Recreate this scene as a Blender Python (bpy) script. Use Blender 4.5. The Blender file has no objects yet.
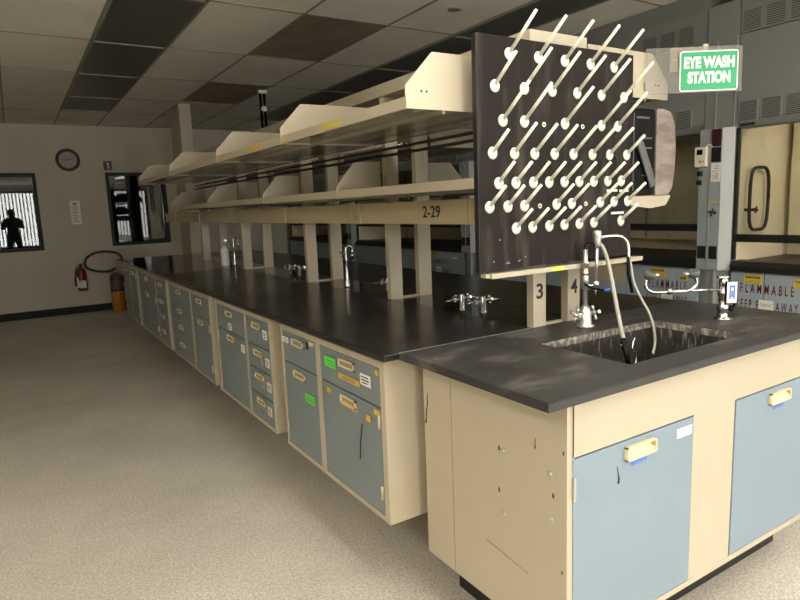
import bpy, bmesh, math, random
from mathutils import Vector, Matrix
random.seed(7)
S = bpy.context.scene
COL = S.collection
PI = math.pi

# ------------------------------------------------------------------ materials
def nmat(name):
    m = bpy.data.materials.new(name); m.use_nodes = True
    nt = m.node_tree; b = nt.nodes['Principled BSDF']
    return m, nt, b
def setin(b, **k):
    for n, v in k.items():
        n = n.replace('_', ' ')
        if n in b.inputs: b.inputs[n].default_value = v
def mat(name, col, rough=.5, metal=0., spec=.5, var=.08, scale=6., bump=0., bscale=200., col2=None, rvar=0., lo=.35, hi=.65, detail=4.):
    """painted / worn surface: base colour with noise variation, optional bump and roughness variation"""
    m, nt, b = nmat(name)
    setin(b, Roughness=rough, Metallic=metal); b.inputs['Specular IOR Level'].default_value = spec
    c = Vector(col); c2 = Vector(col2) if col2 else c * (1 - var)
    tc = nt.nodes.new('ShaderNodeTexCoord')
    n = nt.nodes.new('ShaderNodeTexNoise'); n.inputs['Scale'].default_value = scale; n.inputs['Detail'].default_value = detail
    r = nt.nodes.new('ShaderNodeValToRGB')
    r.color_ramp.elements[0].position = lo; r.color_ramp.elements[1].position = hi
    r.color_ramp.elements[0].color = (*c2, 1); r.color_ramp.elements[1].color = (*c, 1)
    nt.links.new(tc.outputs['Object'], n.inputs['Vector']); nt.links.new(n.outputs['Fac'], r.inputs['Fac'])
    nt.links.new(r.outputs['Color'], b.inputs['Base Color'])
    if rvar:
        mr = nt.nodes.new('ShaderNodeMapRange'); mr.inputs['To Min'].default_value = rough - rvar; mr.inputs['To Max'].default_value = rough + rvar
        nt.links.new(n.outputs['Fac'], mr.inputs['Value']); nt.links.new(mr.outputs['Result'], b.inputs['Roughness'])
    if bump:
        n2 = nt.nodes.new('ShaderNodeTexNoise'); n2.inputs['Scale'].default_value = bscale
        bp = nt.nodes.new('ShaderNodeBump'); bp.inputs['Strength'].default_value = bump; bp.inputs['Distance'].default_value = .002
        nt.links.new(tc.outputs['Object'], n2.inputs['Vector'])
        nt.links.new(n2.outputs['Fac'], bp.inputs['Height']); nt.links.new(bp.outputs['Normal'], b.inputs['Normal'])
    return m
def mix_layers(m, layers):
    """layers: (colour, noise scale vec, lo, hi) painted one over the other on the base colour"""
    nt = m.node_tree; b = nt.nodes['Principled BSDF']
    cur = b.inputs['Base Color'].links[0].from_socket
    tc = nt.nodes.new('ShaderNodeTexCoord')
    for col, sc, lo, hi, amt in layers:
        mp = nt.nodes.new('ShaderNodeMapping'); mp.inputs['Scale'].default_value = sc
        n = nt.nodes.new('ShaderNodeTexNoise'); n.inputs['Scale'].default_value = 1.; n.inputs['Detail'].default_value = 6.; n.inputs['Roughness'].default_value = .6
        mr = nt.nodes.new('ShaderNodeMapRange'); mr.inputs['From Min'].default_value = lo; mr.inputs['From Max'].default_value = hi
        mr.inputs['To Max'].default_value = amt
        mx = nt.nodes.new('ShaderNodeMix'); mx.data_type = 'RGBA'; mx.inputs[7].default_value = (*col, 1)
        nt.links.new(tc.outputs['Object'], mp.inputs['Vector']); nt.links.new(mp.outputs['Vector'], n.inputs['Vector'])
        nt.links.new(n.outputs['Fac'], mr.inputs['Value']); nt.links.new(mr.outputs['Result'], mx.inputs[0])
        nt.links.new(cur, mx.inputs[6]); cur = mx.outputs[2]
    nt.links.new(cur, b.inputs['Base Color'])
    return m

M = {}
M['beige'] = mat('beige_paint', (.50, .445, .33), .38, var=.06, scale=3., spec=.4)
M['beige_dull'] = mat('beige_raceway', (.50, .425, .27), .45, var=.08, scale=3.)
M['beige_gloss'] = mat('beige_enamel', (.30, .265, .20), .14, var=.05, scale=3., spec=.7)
M['cream_liner'] = mix_layers(mat('cream_liner', (.88, .77, .54), .5, var=.1, scale=2.5), [((.42, .30, .15), (4, 9, 3), .58, .75, .35)])
M['blue'] = mat('blue_grey_door_paint', (.205, .245, .26), .42, var=.06, scale=4., bump=.05, bscale=300)
M['bluelight'] = mat('pale_blue_door_paint', (.225, .30, .36), .4, var=.05, scale=2.5)
M['hood'] = mat('hood_grey_blue', (.24, .255, .25), .42, var=.06, scale=1.5)
M['hoodlow'] = mat('hood_cupboard_blue', (.35, .42, .475), .42, var=.06, scale=1.5)
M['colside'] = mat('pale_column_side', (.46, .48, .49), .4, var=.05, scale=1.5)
M['hoodcol'] = mat('hood_column_blue', (.33, .375, .40), .4, var=.05, scale=1.5)
M['black'] = mat('black_rubber', (.012, .012, .012), .45, var=.3)
M['blackgloss'] = mat('black_plastic', (.005, .005, .006), .38, var=.3, spec=.15)
M['top'] = mix_layers(mat('black_epoxy_top', (.020, .018, .017), .24, var=.4, scale=2., rvar=.07, spec=.5),
                      [((.10, .095, .085), (2.2, 9, 4), .56, .78, .5), ((.16, .15, .13), (30, 4, 9), .68, .80, .5)])
M['toplow'] = mat('polished_epoxy_top', (.028, .028, .027), .10, var=.3, scale=2., rvar=.03, spec=.9)
M['strip'] = mat('service_ledge_epoxy', (.014, .014, .014), .09, var=.3, scale=3., spec=.7)
M['sinktop'] = mix_layers(mat('worn_epoxy_top', (.040, .0385, .036), .5, var=.3, scale=3., rvar=.06, spec=.5),
                      [((.022, .021, .020), (3.1, 5, 5), .46, .66, .75), ((.15, .14, .128), (4, 9, 5), .52, .72, .7), ((.40, .38, .33), (44, 9, 20), .66, .76, .6), ((.34, .32, .28), (95, 95, 95), .69, .77, .6)])
M['basin'] = mix_layers(mat('stained_sink_basin', (.055, .051, .044), .4, var=.5, scale=9.), [((.50, .46, .38), (60, 60, 10), .56, .72, .75)])
M['basinrim'] = mix_layers(mat('scaled_sink_rim', (.14, .13, .11), .6, var=.3, scale=9.), [((.46, .42, .34), (60, 60, 30), .48, .62, .8)])
M['board'] = mix_layers(mat('dark_resin_board', (.019, .0145, .012), .55, var=.25, scale=4., spec=.15), [((.085, .068, .056), (14, 4, 2.2), .50, .72, .7), ((.2, .16, .12), (120, 4, 9), .69, .78, .4)])
M['boardedge'] = mat('black_board_edge', (.008, .007, .007), .5, var=.3)
M['peg'] = mat('ivory_plastic', (.83, .80, .68), .35, var=.04, scale=20)
M['chrome'] = mat('chrome', (.62, .62, .61), .18, metal=1., var=.1, scale=30)
M['oldchrome'] = mix_layers(mat('scaled_chrome', (.66, .65, .62), .28, metal=.85, var=.2, scale=40), [((.75, .73, .66), (60, 60, 60), .5, .65, .6)])
M['brass'] = mat('brass_pull', (.62, .50, .24), .3, metal=.7, var=.2, scale=40)
M['pullyellow'] = mat('cream_pull', (.85, .70, .40), .45, var=.05)
M['pullbeige'] = mat('beige_pull_frame', (.74, .65, .44), .4, var=.1)
M['pullin'] = mat('tan_pull_recess', (.36, .27, .13), .5, var=.15)
M['wall'] = mix_layers(mat('wall_paint', (.58, .54, .44), .75, var=.04, scale=1.2), [((.43, .39, .32), (1.5, 1, .6), .5, .8, .4)])
M['wall_bounce'] = mat('bounce_wall_paint', (.76, .72, .63), .75, var=.04, scale=1.2)  # tone lightened to bounce more light into the room
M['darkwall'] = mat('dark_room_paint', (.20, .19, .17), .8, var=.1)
M['winframe'] = mat('grey_green_window_frame', (.035, .046, .044), .5, var=.1, spec=.15)
M['baseb'] = mat('black_baseboard', (.006, .006, .007), .7, var=.2)
M['tbar'] = mat('ceiling_grid_bar', (.26, .25, .21), .5, var=.05)
M['tile'] = mix_layers(mat('ceiling_tile', (.86, .82, .73), .9, var=.08, scale=2., bump=.15, bscale=260), [((.66, .61, .52), (.9, .9, .9), .5, .75, .5)])
M['stain'] = mix_layers(mat('stained_ceiling_tile', (.30, .245, .175), .9, var=.25, scale=3.), [((.17, .12, .075), (2.2, 1.4, 1), .45, .7, .7)])
M['louver'] = mat('dark_light_lens', (.085, .088, .078), .35, var=.1, scale=2.)
M['white'] = mat('white_paint', (.80, .79, .75), .5, var=.04)
M['paper'] = mat('paper_label', (.82, .80, .74), .7, var=.05)
M['print'] = mat('printed_black', (.02, .02, .02), .6, var=.2)
M['greytext'] = mat('grey_print', (.25, .24, .22), .7, var=.2)
M['redtext'] = mat('dark_red_letters', (.13, .014, .02), .5, var=.1)
M['yellow'] = mat('yellow_label', (.66, .52, .06), .55, var=.08, scale=40)
M['amber'] = mat('amber_label', (.70, .46, .05), .55, var=.15, scale=60)
M['limetape'] = mat('lime_tape', (.72, .86, .05), .5, var=.05)
M['green'] = mat('green_sticker', (.10, .78, .05), .6, var=.05)
M['signgreen'] = mat('sign_green', (.018, .36, .145), .35, var=.05)
M['bluetape'] = mat('blue_ink', (.10, .22, .70), .6, var=.2, scale=90)
M['tan'] = mat('tan_plate', (.36, .28, .22), .6, var=.1)
M['red'] = mat('extinguisher_red', (.17, .012, .014), .3, var=.1)
M['orange'] = mat('extinguisher_orange', (.62, .27, .03), .35, var=.1)
M['darkmaroon'] = mat('maroon_plate', (.07, .015, .015), .4, var=.2)
M['display'] = mat('dark_red_display', (.05, .012, .01), .3, var=.2)
M['greyhose'] = mat('grey_hose', (.42, .41, .36), .4, var=.15, scale=30)
M['clear_hose'] = mat('cloudy_tube', (.55, .53, .45), .25, var=.15, scale=30)
M['cover'] = mix_layers(mat('smoky_plastic_cover', (.19, .155, .135), .3, var=.1, scale=5., spec=.7), [((.40, .335, .30), (5, 5, 16), .42, .66, .8)])
M['grey'] = mat('grey_plastic', (.12, .125, .115), .35, var=.1)
M['silver'] = mat('silver_label', (.5, .5, .48), .35, metal=.5, var=.1)
M['clockface'] = mat('dull_clock_face', (.36, .33, .30), .5, var=.1)
M['bandbrown'] = mat('brown_metal_band', (.16, .12, .09), .4, var=.2)
M['skin'] = mat('skin', (.45, .28, .2), .6, var=.05)
M['cloth'] = mat('dark_cloth', (.03, .035, .05), .9, var=.2)
M['trouser'] = mat('dark_trousers', (.03, .03, .035), .9, var=.2)

# floor: pale speckled vinyl with soft scuffs
m, nt, b = nmat('speckled_vinyl_floor'); M['floor'] = m
setin(b, Roughness=.42); b.inputs['Specular IOR Level'].default_value = .35
tc = nt.nodes.new('ShaderNodeTexCoord')
def noise(sc, det=4, r=.5, vec=None):
    n = nt.nodes.new('ShaderNodeTexNoise'); n.inputs['Scale'].default_value = sc; n.inputs['Detail'].default_value = det; n.inputs['Roughness'].default_value = r
    nt.links.new(tc.outputs['Object'], n.inputs['Vector']); return n
def ramp(n, a, ca, bb, cb):
    r = nt.nodes.new('ShaderNodeValToRGB'); r.color_ramp.elements[0].position = a; r.color_ramp.elements[1].position = bb
    r.color_ramp.elements[0].color = (*ca, 1); r.color_ramp.elements[1].color = (*cb, 1); nt.links.new(n.outputs['Fac'], r.inputs['Fac']); return r
r1 = ramp(noise(110, 2), .40, (.60, .55, .475), .60, (.82, .77, .68))
r2 = ramp(noise(1.1, 5, .65), .35, (.80, .80, .80), .66, (1, 1, 1))
r3 = ramp(noise(40, 3), .35, (.93, .93, .92), .6, (1, 1, 1))
mx = nt.nodes.new('ShaderNodeMix'); mx.data_type = 'RGBA'; mx.blend_type = 'MULTIPLY'; mx.inputs[0].default_value = 1
mx2 = nt.nodes.new('ShaderNodeMix'); mx2.data_type = 'RGBA'; mx2.blend_type = 'MULTIPLY'; mx2.inputs[0].default_value = 1
nt.links.new(r1.outputs[0], mx.inputs[6]); nt.links.new(r2.outputs[0], mx.inputs[7])
nt.links.new(mx.outputs[2], mx2.inputs[6]); nt.links.new(r3.outputs[0], mx2.inputs[7]); nt.links.new(mx2.outputs[2], b.inputs['Base Color'])
nr = noise(2.5, 3); mr = nt.nodes.new('ShaderNodeMapRange'); mr.inputs['To Min'].default_value = .32; mr.inputs['To Max'].default_value = .6
nt.links.new(nr.outputs['Fac'], mr.inputs['Value']); nt.links.new(mr.outputs['Result'], b.inputs['Roughness'])

# clear sheets: glass / acrylic as a thin see-through pane with real reflections
def pane_mat(name, tint, refl_ior=1.5, amt=1., base=0.):
    m = bpy.data.materials.new(name); m.use_nodes = True; nt = m.node_tree; nt.nodes.clear()
    o = nt.nodes.new('ShaderNodeOutputMaterial'); t = nt.nodes.new('ShaderNodeBsdfTransparent'); t.inputs[0].default_value = (*tint, 1)
    g = nt.nodes.new('ShaderNodeBsdfGlossy'); g.inputs['Roughness'].default_value = .01
    f = nt.nodes.new('ShaderNodeFresnel'); f.inputs['IOR'].default_value = refl_ior
    ma = nt.nodes.new('ShaderNodeMath'); ma.operation = 'MULTIPLY_ADD'; ma.inputs[1].default_value = amt; ma.inputs[2].default_value = base
    mx = nt.nodes.new('ShaderNodeMixShader'); nt.links.new(f.outputs[0], ma.inputs[0]); nt.links.new(ma.outputs[0], mx.inputs[0])
    nt.links.new(t.outputs[0], mx.inputs[1]); nt.links.new(g.outputs[0], mx.inputs[2]); nt.links.new(mx.outputs[0], o.inputs[0]); return m
M['glass'] = pane_mat('window_glass', (.45, .47, .45), 1.5, .85)
M['sashglass'] = pane_mat('sash_glass', (.93, .95, .94), 1.45, .7)
def film_mat():
    m = bpy.data.materials.new('clear_acrylic'); m.use_nodes = True; nt = m.node_tree; nt.nodes.clear()
    o = nt.nodes.new('ShaderNodeOutputMaterial'); t = nt.nodes.new('ShaderNodeBsdfTransparent'); t.inputs[0].default_value = (.93, .93, .92, 1)
    d = nt.nodes.new('ShaderNodeBsdfDiffuse'); d.inputs[0].default_value = (.6, .6, .58, 1)
    g = nt.nodes.new('ShaderNodeBsdfGlossy'); g.inputs['Roughness'].default_value = .03
    m1 = nt.nodes.new('ShaderNodeMixShader'); m1.inputs[0].default_value = .10; m2 = nt.nodes.new('ShaderNodeMixShader'); m2.inputs[0].default_value = .05
    nt.links.new(t.outputs[0], m1.inputs[1]); nt.links.new(d.outputs[0], m1.inputs[2]); nt.links.new(m1.outputs[0], m2.inputs[1]); nt.links.new(g.outputs[0], m2.inputs[2]); nt.links.new(m2.outputs[0], o.inputs[0]); return m
M['acrylic'] = film_mat()
def emit(name, col, st):
    m = bpy.data.materials.new(name); m.use_nodes = True; nt = m.node_tree; nt.nodes.clear()
    o = nt.nodes.new('ShaderNodeOutputMaterial'); e = nt.nodes.new('ShaderNodeEmission'); e.inputs[0].default_value = (*col, 1); e.inputs[1].default_value = st
    nt.links.new(e.outputs[0], o.inputs[0]); return m
DAY = 20.0
M['blind'] = emit('daylit_blind_slat', (1, .98, .95), DAY)
M['blind_fill'] = emit('fill_window_slat', (1, .97, .92), DAY*.16)  # weak glow for the slats of the added side window
M['hoodfill'] = emit('hood_fill_glow', (1, .95, .86), 9.0)  # glow for the fill light added inside the first hood
M['blind3'] = emit('bright_blind_slat', (1, .98, .95), DAY*.42)
M['lamp'] = emit('lit_lamp_lens', (1, .955, .875), 9.0)
M['sky'] = emit('daylight_sky', (.93, .97, 1), DAY * .08)

# ------------------------------------------------------------------ geometry helpers
class MB:
    def __init__(s): s.bm = bmesh.new(); s.mi = 0
    def _f(s, vs, smooth=False):
        try: f = s.bm.faces.new(vs)
        except ValueError: return None
        f.smooth = smooth; f.material_index = s.mi; return f
    def box(s, x0, x1, y0, y1, z0, z1, bev=0.):
        if x0 > x1: x0, x1 = x1, x0
        if y0 > y1: y0, y1 = y1, y0
        if z0 > z1: z0, z1 = z1, z0
        v = [s.bm.verts.new(p) for p in ((x0,y0,z0),(x1,y0,z0),(x1,y1,z0),(x0,y1,z0),(x0,y0,z1),(x1,y0,z1),(x1,y1,z1),(x0,y1,z1))]
        fs = [s._f([v[i] for i in q]) for q in ((0,3,2,1),(4,5,6,7),(0,1,5,4),(1,2,6,5),(2,3,7,6),(3,0,4,7))]
        if bev:
            es = list({e for f in fs for e in f.edges})
            bmesh.ops.bevel(s.bm, geom=es, offset=bev, segments=2, affect='EDGES', profile=.5)
        return s
    def prism(s, pts, axis, a, b):
        """pts: 2d outline; axis x: (y,z), y: (x,z), z: (x,y); from a to b"""
        def P(p, t): return {'x': (t, p[0], p[1]), 'y': (p[0], t, p[1]), 'z': (p[0], p[1], t)}[axis]
        A = [s.bm.verts.new(P(p, a)) for p in pts]; B = [s.bm.verts.new(P(p, b)) for p in pts]; n = len(pts)
        s._f(A[::-1]); s._f(B)
        for i in range(n): s._f([A[i], A[(i+1) % n], B[(i+1) % n], B[i]])
        return s
    def tube(s, pts, r, seg=12, caps=True):
        pts = [Vector(p) for p in pts]; n = len(pts)
        rs = r if isinstance(r, (list, tuple)) else [r] * n
        rings = []; up = None
        for i, p in enumerate(pts):
            d = (pts[min(i+1, n-1)] - pts[max(i-1, 0)])
            d = d.normalized() if d.length > 1e-9 else Vector((0, 0, 1))
            if up is None: up = d.orthogonal().normalized()
            up = (up - d * up.dot(d))
            up = up.normalized() if up.length > 1e-6 else d.orthogonal().normalized()
            w = d.cross(up)
            rings.append([s.bm.verts.new(p + (up * math.cos(t) + w * math.sin(t)) * rs[i]) for t in [2*PI*k/seg for k in range(seg)]])
        for a, b in zip(rings, rings[1:]):
            for k in range(seg): s._f([a[k], a[(k+1) % seg], b[(k+1) % seg], b[k]], True)
        if caps: s._f(rings[0][::-1]); s._f(rings[-1])
        return s
    def cyl(s, p0, p1, r, r2=None, seg=16): return s.tube([p0, p1], [r, r if r2 is None else r2], seg)
    def lathe(s, base, prof, seg=20, axis=(0, 0, 1)):
        d = Vector(axis).normalized(); base = Vector(base)
        up = d.orthogonal().normalized(); w = d.cross(up); rings = []
        for r, h in prof:
            rings.append([s.bm.verts.new(base + d*h + (up*math.cos(t) + w*math.sin(t))*max(r, 1e-4)) for t in [2*PI*k/seg for k in range(seg)]])
        for a, b in zip(rings, rings[1:]):
            for k in range(seg): s._f([a[k], a[(k+1) % seg], b[(k+1) % seg], b[k]], True)
        s._f(rings[0][::-1]); s._f(rings[-1]); return s
    def ring(s, c, R, r, axis=(0,0,1), seg=28, ry=None, arc=None):
        d = Vector(axis).normalized(); up = d.orthogonal().normalized()
        if abs(d.z) < .5: up = Vector((0,0,1))
        w = d.cross(up)
        pts = [Vector(c) + w*math.cos(2*PI*k/seg)*R + up*math.sin(2*PI*k/seg)*(ry or R) for k in range(seg+1)]
        return s.tube(pts, r, 8, caps=False)
    def quad(s, p, smooth=False): return s._f([s.bm.verts.new(q) for q in p], smooth)

def link(o, parent=None):
    COL.objects.link(o)
    if parent is not None: o.parent = parent
    return o
def part(name, mb, m, parent=None, label=None):
    me = bpy.data.meshes.new(name)
    bmesh.ops.recalc_face_normals(mb.bm, faces=mb.bm.faces)
    mb.bm.to_mesh(me); mb.bm.free()
    for k in (m if isinstance(m, (list, tuple)) else [m]): me.materials.append(M[k])
    o = link(bpy.data.objects.new(name, me), parent)
    if label: o['label'] = label
    return o
def thing(name, label, cat, loc=(0,0,0), group=None, rz=0.):
    o = link(bpy.data.objects.new(name, None)); o.location = loc; o.rotation_euler = (0,0,rz)
    o.empty_display_size = .05
    return tag(o, label, cat, group)
def tag(o, label, cat, group=None):
    o['label'] = label; o['category'] = cat
    if group: o['group'] = group
    return o
def struct(name, mb, m, parent=None, label=None):
    o = part(name, mb, m, parent, label)
    if parent is None: o['kind'] = 'structure'
    return o
def copy_tree(o, parent=None):
    c = o.copy(); COL.objects.link(c); c.parent = parent
    for ch in [x for x in KIDS.get(o, [])]: copy_tree(ch, c)
    return c
KIDS = {}
def dup(root, loc, label, group=None, rz=None):
    KIDS.clear()
    for x in list(bpy.data.objects):
        if x.parent is not None: KIDS.setdefault(x.parent, []).append(x)
    c = copy_tree(root); c.location = loc; c['label'] = label
    if group: c['group'] = group
    if rz is not None: c.rotation_euler = (0,0,rz)
    return c
def text(s, m, parent, origin, u, w, h, name='lettering', bold=0., depth=.0008, sp=1., label=None):
    """flat letters, lower-left corner at origin, reading along u, upright, w x h"""
    cu = bpy.data.curves.new('t', 'FONT'); cu.body = s; cu.offset = bold; cu.extrude = .01; cu.space_character = sp
    ob = bpy.data.objects.new('t', cu); COL.objects.link(ob)
    dg = bpy.context.evaluated_depsgraph_get(); dg.update()
    me = bpy.data.meshes.new_from_object(ob.evaluated_get(dg)); bpy.data.objects.remove(ob)
    X = [v.co.x for v in me.vertices]; Y = [v.co.y for v in me.vertices]
    x0, x1, y0, y1 = min(X), max(X), min(Y), max(Y)
    u = Vector(u).normalized(); up = Vector((0,0,1)); n = u.cross(up); o0 = Vector(origin)
    kx = w / (x1-x0); ky = h / (y1-y0)
    for v in me.vertices:
        v.co = o0 + u*((v.co.x-x0)*kx) + up*((v.co.y-y0)*ky) + n*(depth if v.co.z > 0 else 0.)
    me.materials.clear(); me.materials.append(M[m])
    o = link(bpy.data.objects.new(name, me), parent)
    if label: o['label'] = label
    return o

# ------------------------------------------------------------------ camera
cd = bpy.data.cameras.new('camera'); cam = link(bpy.data.objects.new('camera', cd)); S.camera = cam
r = Vector((0.8442932424, -0.5344085576, -0.0397040860)); u = Vector((0.1151334070, 0.1085367457, 0.9874028004)); f = Vector((0.5233671937, 0.8382287786, -0.1531642755))
mw = Matrix(((r.x, u.x, -f.x, -1.00325), (r.y, u.y, -f.y, -.97399), (r.z, u.z, -f.z, 1.38362), (0, 0, 0, 1)))
cam.matrix_world = mw
cd.sensor_width = 36.; cd.lens = 608.826 / 800 * 36.; cd.clip_start = .02; cd.clip_end = 100

# ------------------------------------------------------------------ room shell
X0, X1, Y0, Y1, ZC = -3.2, 3.78, -7.6, 9.087, 2.697
struct('floor', MB().box(X0-.1, X1+.1, Y0-.1, Y1+3.2, -.1, 0), 'floor')
cb = MB()
cx = [X0, -2.75, -2.15, -1.55, -.94, -.35, .19, .84, 1.5, 2.1, 2.52, 3.1, X1]
cy = [Y0, -6.6, -5.4, -4.2, -3.0, -1.8, -.6, .65, 1.85, 3.05, 4.27, 5.45, 6.65, 7.75, 8.9, Y1]
stains = {(7, 9): 1, (7, 11): 1}
for i in range(len(cx)-1):
    for j in range(len(cy)-1):
        cb.mi = 1 if (i, j) in stains else 0
        cb.box(cx[i], cx[i+1], cy[j], cy[j+1], ZC, ZC+.02)
cb.mi = 2
for x in cx[1:-1]: cb.box(x-.008, x+.008, Y0, Y1, ZC-.004, ZC+.001)
for y in cy[1:-1]: cb.box(X0, X1, y-.008, y+.008, ZC-.004, ZC+.001)
struct('ceiling', cb, ['tile', 'stain', 'tbar'])
struct('wall_left', MB().box(X0-.1, X0, Y0-.1, Y1+.1, 0, ZC+.02), 'wall')
WR = (-4.7, -1.4, .55, 2.58)
struct('wall_right', MB().box(X1, X1+.1, WR[1], Y1+.1, 0, ZC+.02).box(X1, X1+.1, Y0-.1, WR[0], 0, ZC+.02).box(X1, X1+.1, WR[0], WR[1], 0, WR[2]).box(X1, X1+.1, WR[0], WR[1], WR[3], ZC+.02), 'wall')
wr = struct('window_6', MB().box(X1-.02, X1+.1, WR[0]-.04, WR[0], WR[2], WR[3]).box(X1-.02, X1+.1, WR[1], WR[1]+.04, WR[2], WR[3]).box(X1-.02, X1+.1, WR[0]-.04, WR[1]+.04, WR[2]-.04, WR[2]).box(X1-.02, X1+.1, WR[0]-.04, WR[1]+.04, WR[3], WR[3]+.04), 'winframe')  # added out-of-view window, put in to brighten the near floor and ceiling
part('pane', MB().box(X1+.08, X1+.085, WR[0], WR[1], WR[2], WR[3]), 'sky', wr)
mb = MB()
for k in range(27):
    yc = WR[0] + (k+.5)*(WR[1]-WR[0])/27
    mb.prism([(X1+.028, yc-.036), (X1+.030, yc-.036), (X1+.045, yc+.036), (X1+.043, yc+.036)], 'z', WR[2]+.03, WR[3]-.03)
part('vertical_blind', mb, 'blind_fill', wr)
part('blind_rail', MB().box(X1+.01, X1+.06, WR[0], WR[1], WR[3]-.03, WR[3]), 'white', wr)
def wall_with_holes(name, ya, yb, holes, m):
    mb = MB(); xs = X0 - .0
    for (a, b, z0, z1) in holes:
        mb.box(xs, a, ya, yb, 0, ZC+.02); mb.box(a, b, ya, yb, 0, z0); mb.box(a, b, ya, yb, z1, ZC+.02); xs = b
    mb.box(xs, X1, ya, yb, 0, ZC+.02)
    return struct(name, mb, m)
WB = [(-2.2, -.70, 1.0, 1.99), (.28, 1.03, 1.0, 1.99)]
wall_with_holes('wall_back', Y1, Y1+.1, WB, 'wall')
WN = [(-1.8, -.22, .42, 2.42), (.35, 2.3, .42, 2.42), (2.55, 3.7, .42, 2.42)]
wall_with_holes('wall_near', Y0-.1, Y0, WN, 'wall_bounce')  # unseen wall, paler than the others to add bounce light
# unlit room seen through the inner windows
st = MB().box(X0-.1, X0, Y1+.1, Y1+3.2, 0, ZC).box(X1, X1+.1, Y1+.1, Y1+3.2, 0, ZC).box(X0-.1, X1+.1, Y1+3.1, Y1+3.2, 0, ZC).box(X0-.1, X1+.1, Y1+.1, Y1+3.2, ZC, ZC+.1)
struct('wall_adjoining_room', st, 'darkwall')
struct('baseboard_back', MB().box(X0, X1, Y1-.012, Y1, 0, .105), 'baseb')
struct('baseboard_left', MB().box(X0, X0+.012, Y0, Y1-.012, 0, .105), 'baseb')
def frame_xz(mb, x0, x1, z0, z1, t, ya, yb):
    mb.box(x0-t, x0, ya, yb, z0-t, z1+t); mb.box(x1, x1+t, ya, yb, z0-t, z1+t)
    mb.box(x0, x1, ya, yb, z0-t, z0); mb.box(x0, x1, ya, yb, z1, z1+t); return mb
for i, (a, b, z0, z1) in enumerate(WB):
    w = struct('window_%d' % (i+1), frame_xz(MB(), a, b, z0, z1, .045, Y1-.02, Y1+.1), 'winframe')
    part('pane', MB().box(a, b, Y1+.03, Y1+.036, z0, z1), 'glass', w)
for i, (a, b, z0, z1) in enumerate(WN):
    w = struct('window_%d' % (i+3), frame_xz(MB(), a, b, z0, z1, .04, Y0-.1, Y0+.02), 'winframe')
    part('pane', MB().box(a, b, Y0-.085, Y0-.08, z0, z1), 'sky', w)
    mb = MB(); n = int((b-a)/.11)
    for k in range(n):
        xc = a + (k+.5)*(b-a)/n
        mb.prism([(xc-.034, Y0-.050), (xc+.034, Y0-.026), (xc+.034, Y0-.024), (xc-.034, Y0-.048)], 'z', z0+.03, z1-.03)
    part('vertical_blind', mb, ['blind', 'blind3', 'blind3'][i], w)
    part('blind_rail', MB().box(a, b, Y0-.06, Y0-.01, z1-.03, z1), 'white', w)
# square column standing behind the bench
struct('column', MB().box(.842, .98, 6.83, 7.32, 0, ZC), 'beige')

# ------------------------------------------------------------------ ceiling lights (switched off)
t0 = thing('ceiling_light', 'x', 'ceiling light', (0, 0, ZC-.006), 'dark unlit light panels in the ceiling')
w, l = .54, 1.2
mb = MB().box(0, .018, 0, l, -.012, .005).box(w-.018, w, 0, l, -.012, .005).box(.018, w-.018, 0, .018, -.012, .005).box(.018, w-.018, l-.018, l, -.012, .005)
part('frame', mb, 'tbar', t0)
part('diffuser', MB().box(.018, w-.018, .018, l-.018, -.006, .004), 'louver', t0)
WHERE = ['first from the far wall', 'second from the far wall', 'third from the far wall', 'fourth from the far wall', 'fifth from the far wall']
def light_row(x, ys, sx, tail):
    for k, (y, ly) in enumerate(ys):
        lab = 'dark ceiling light %s, row %s' % (WHERE[k], tail)
        if not light_row.used: o = t0; light_row.used = True; o['label'] = lab
        else: o = dup(t0, (0,0,0), lab)
        o.location = (x, y, ZC-.006); o.scale = (sx, ly/1.2, 1)
light_row.used = False
light_row(-.35, [(6.65, .92), (5.45, 1.2), (4.27, 1.18), (3.05, 1.22), (1.85, 1.2)], 1., 'over the open aisle')
light_row(2.09, [(6.65, 1.1), (5.45, 1.2), (4.27, 1.18), (3.05, 1.22), (1.85, 1.2)], .82, 'beside the fume hoods')
# lights that are on, over and behind where the picture is taken
lit = thing('ceiling_light', 'x', 'ceiling light', (0, 0, 0), 'lit ceiling lights near the windows')
mb = MB().box(0, .018, 0, 1.18, -.012, .005).box(.522, .54, 0, 1.18, -.012, .005).box(.018, .522, 0, .018, -.012, .005).box(.018, .522, 1.162, 1.18, -.012, .005)
part('frame', mb, 'tbar', lit); part('diffuser', MB().box(.018, .522, .018, 1.162, -.006, .004), 'lamp', lit)
for i, x in enumerate((-2.8, -.35, 2.09)):
    for j, y in enumerate((-.57, -1.78, -2.98, -4.18)):
        if i == 2 and j == 0: continue
        lab = 'lit ceiling light %s, row %s' % (['nearest the shelves', 'second toward the windows', 'third toward the windows', 'beside the window wall'][j], ['by the plain wall', 'over the open aisle', 'beside the fume hoods'][i])
        if i == j == 0: lit.location = (x, y, ZC-.006); lit['label'] = lab
        else: dup(lit, (x, y, ZC-.006), lab)
t = thing('ceiling_sprinkler', 'small round flush cover in a ceiling tile above the shelves', 'sprinkler', (1.72, 2.53, ZC-.002))
part('cover_plate', MB().lathe((0,0,0), [(.045, .002), (.05, -.004), (.035, -.008)]), 'tbar', t)
t = thing('ceiling_pole', 'thin black pole hanging from the ceiling above the far shelves, with white cap and disc', 'pole', (1.49, 5.72, ZC))
part('tube', MB().cyl((-.022, 0, -.03), (-.022, 0, -1.25), .014).cyl((.022, 0, -.03), (.022, 0, -1.25), .014).box(-.03, .03, -.012, .012, -.6, -.5), 'blackgloss', t)
part('cap', MB().box(-.045, .045, -.03, .03, -.035, 0), 'white', t)
part('disc', MB().lathe((0, -.035, -.2), [(.03, 0), (.03, .02)], axis=(0, 1, 0)), 'white', t)

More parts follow.
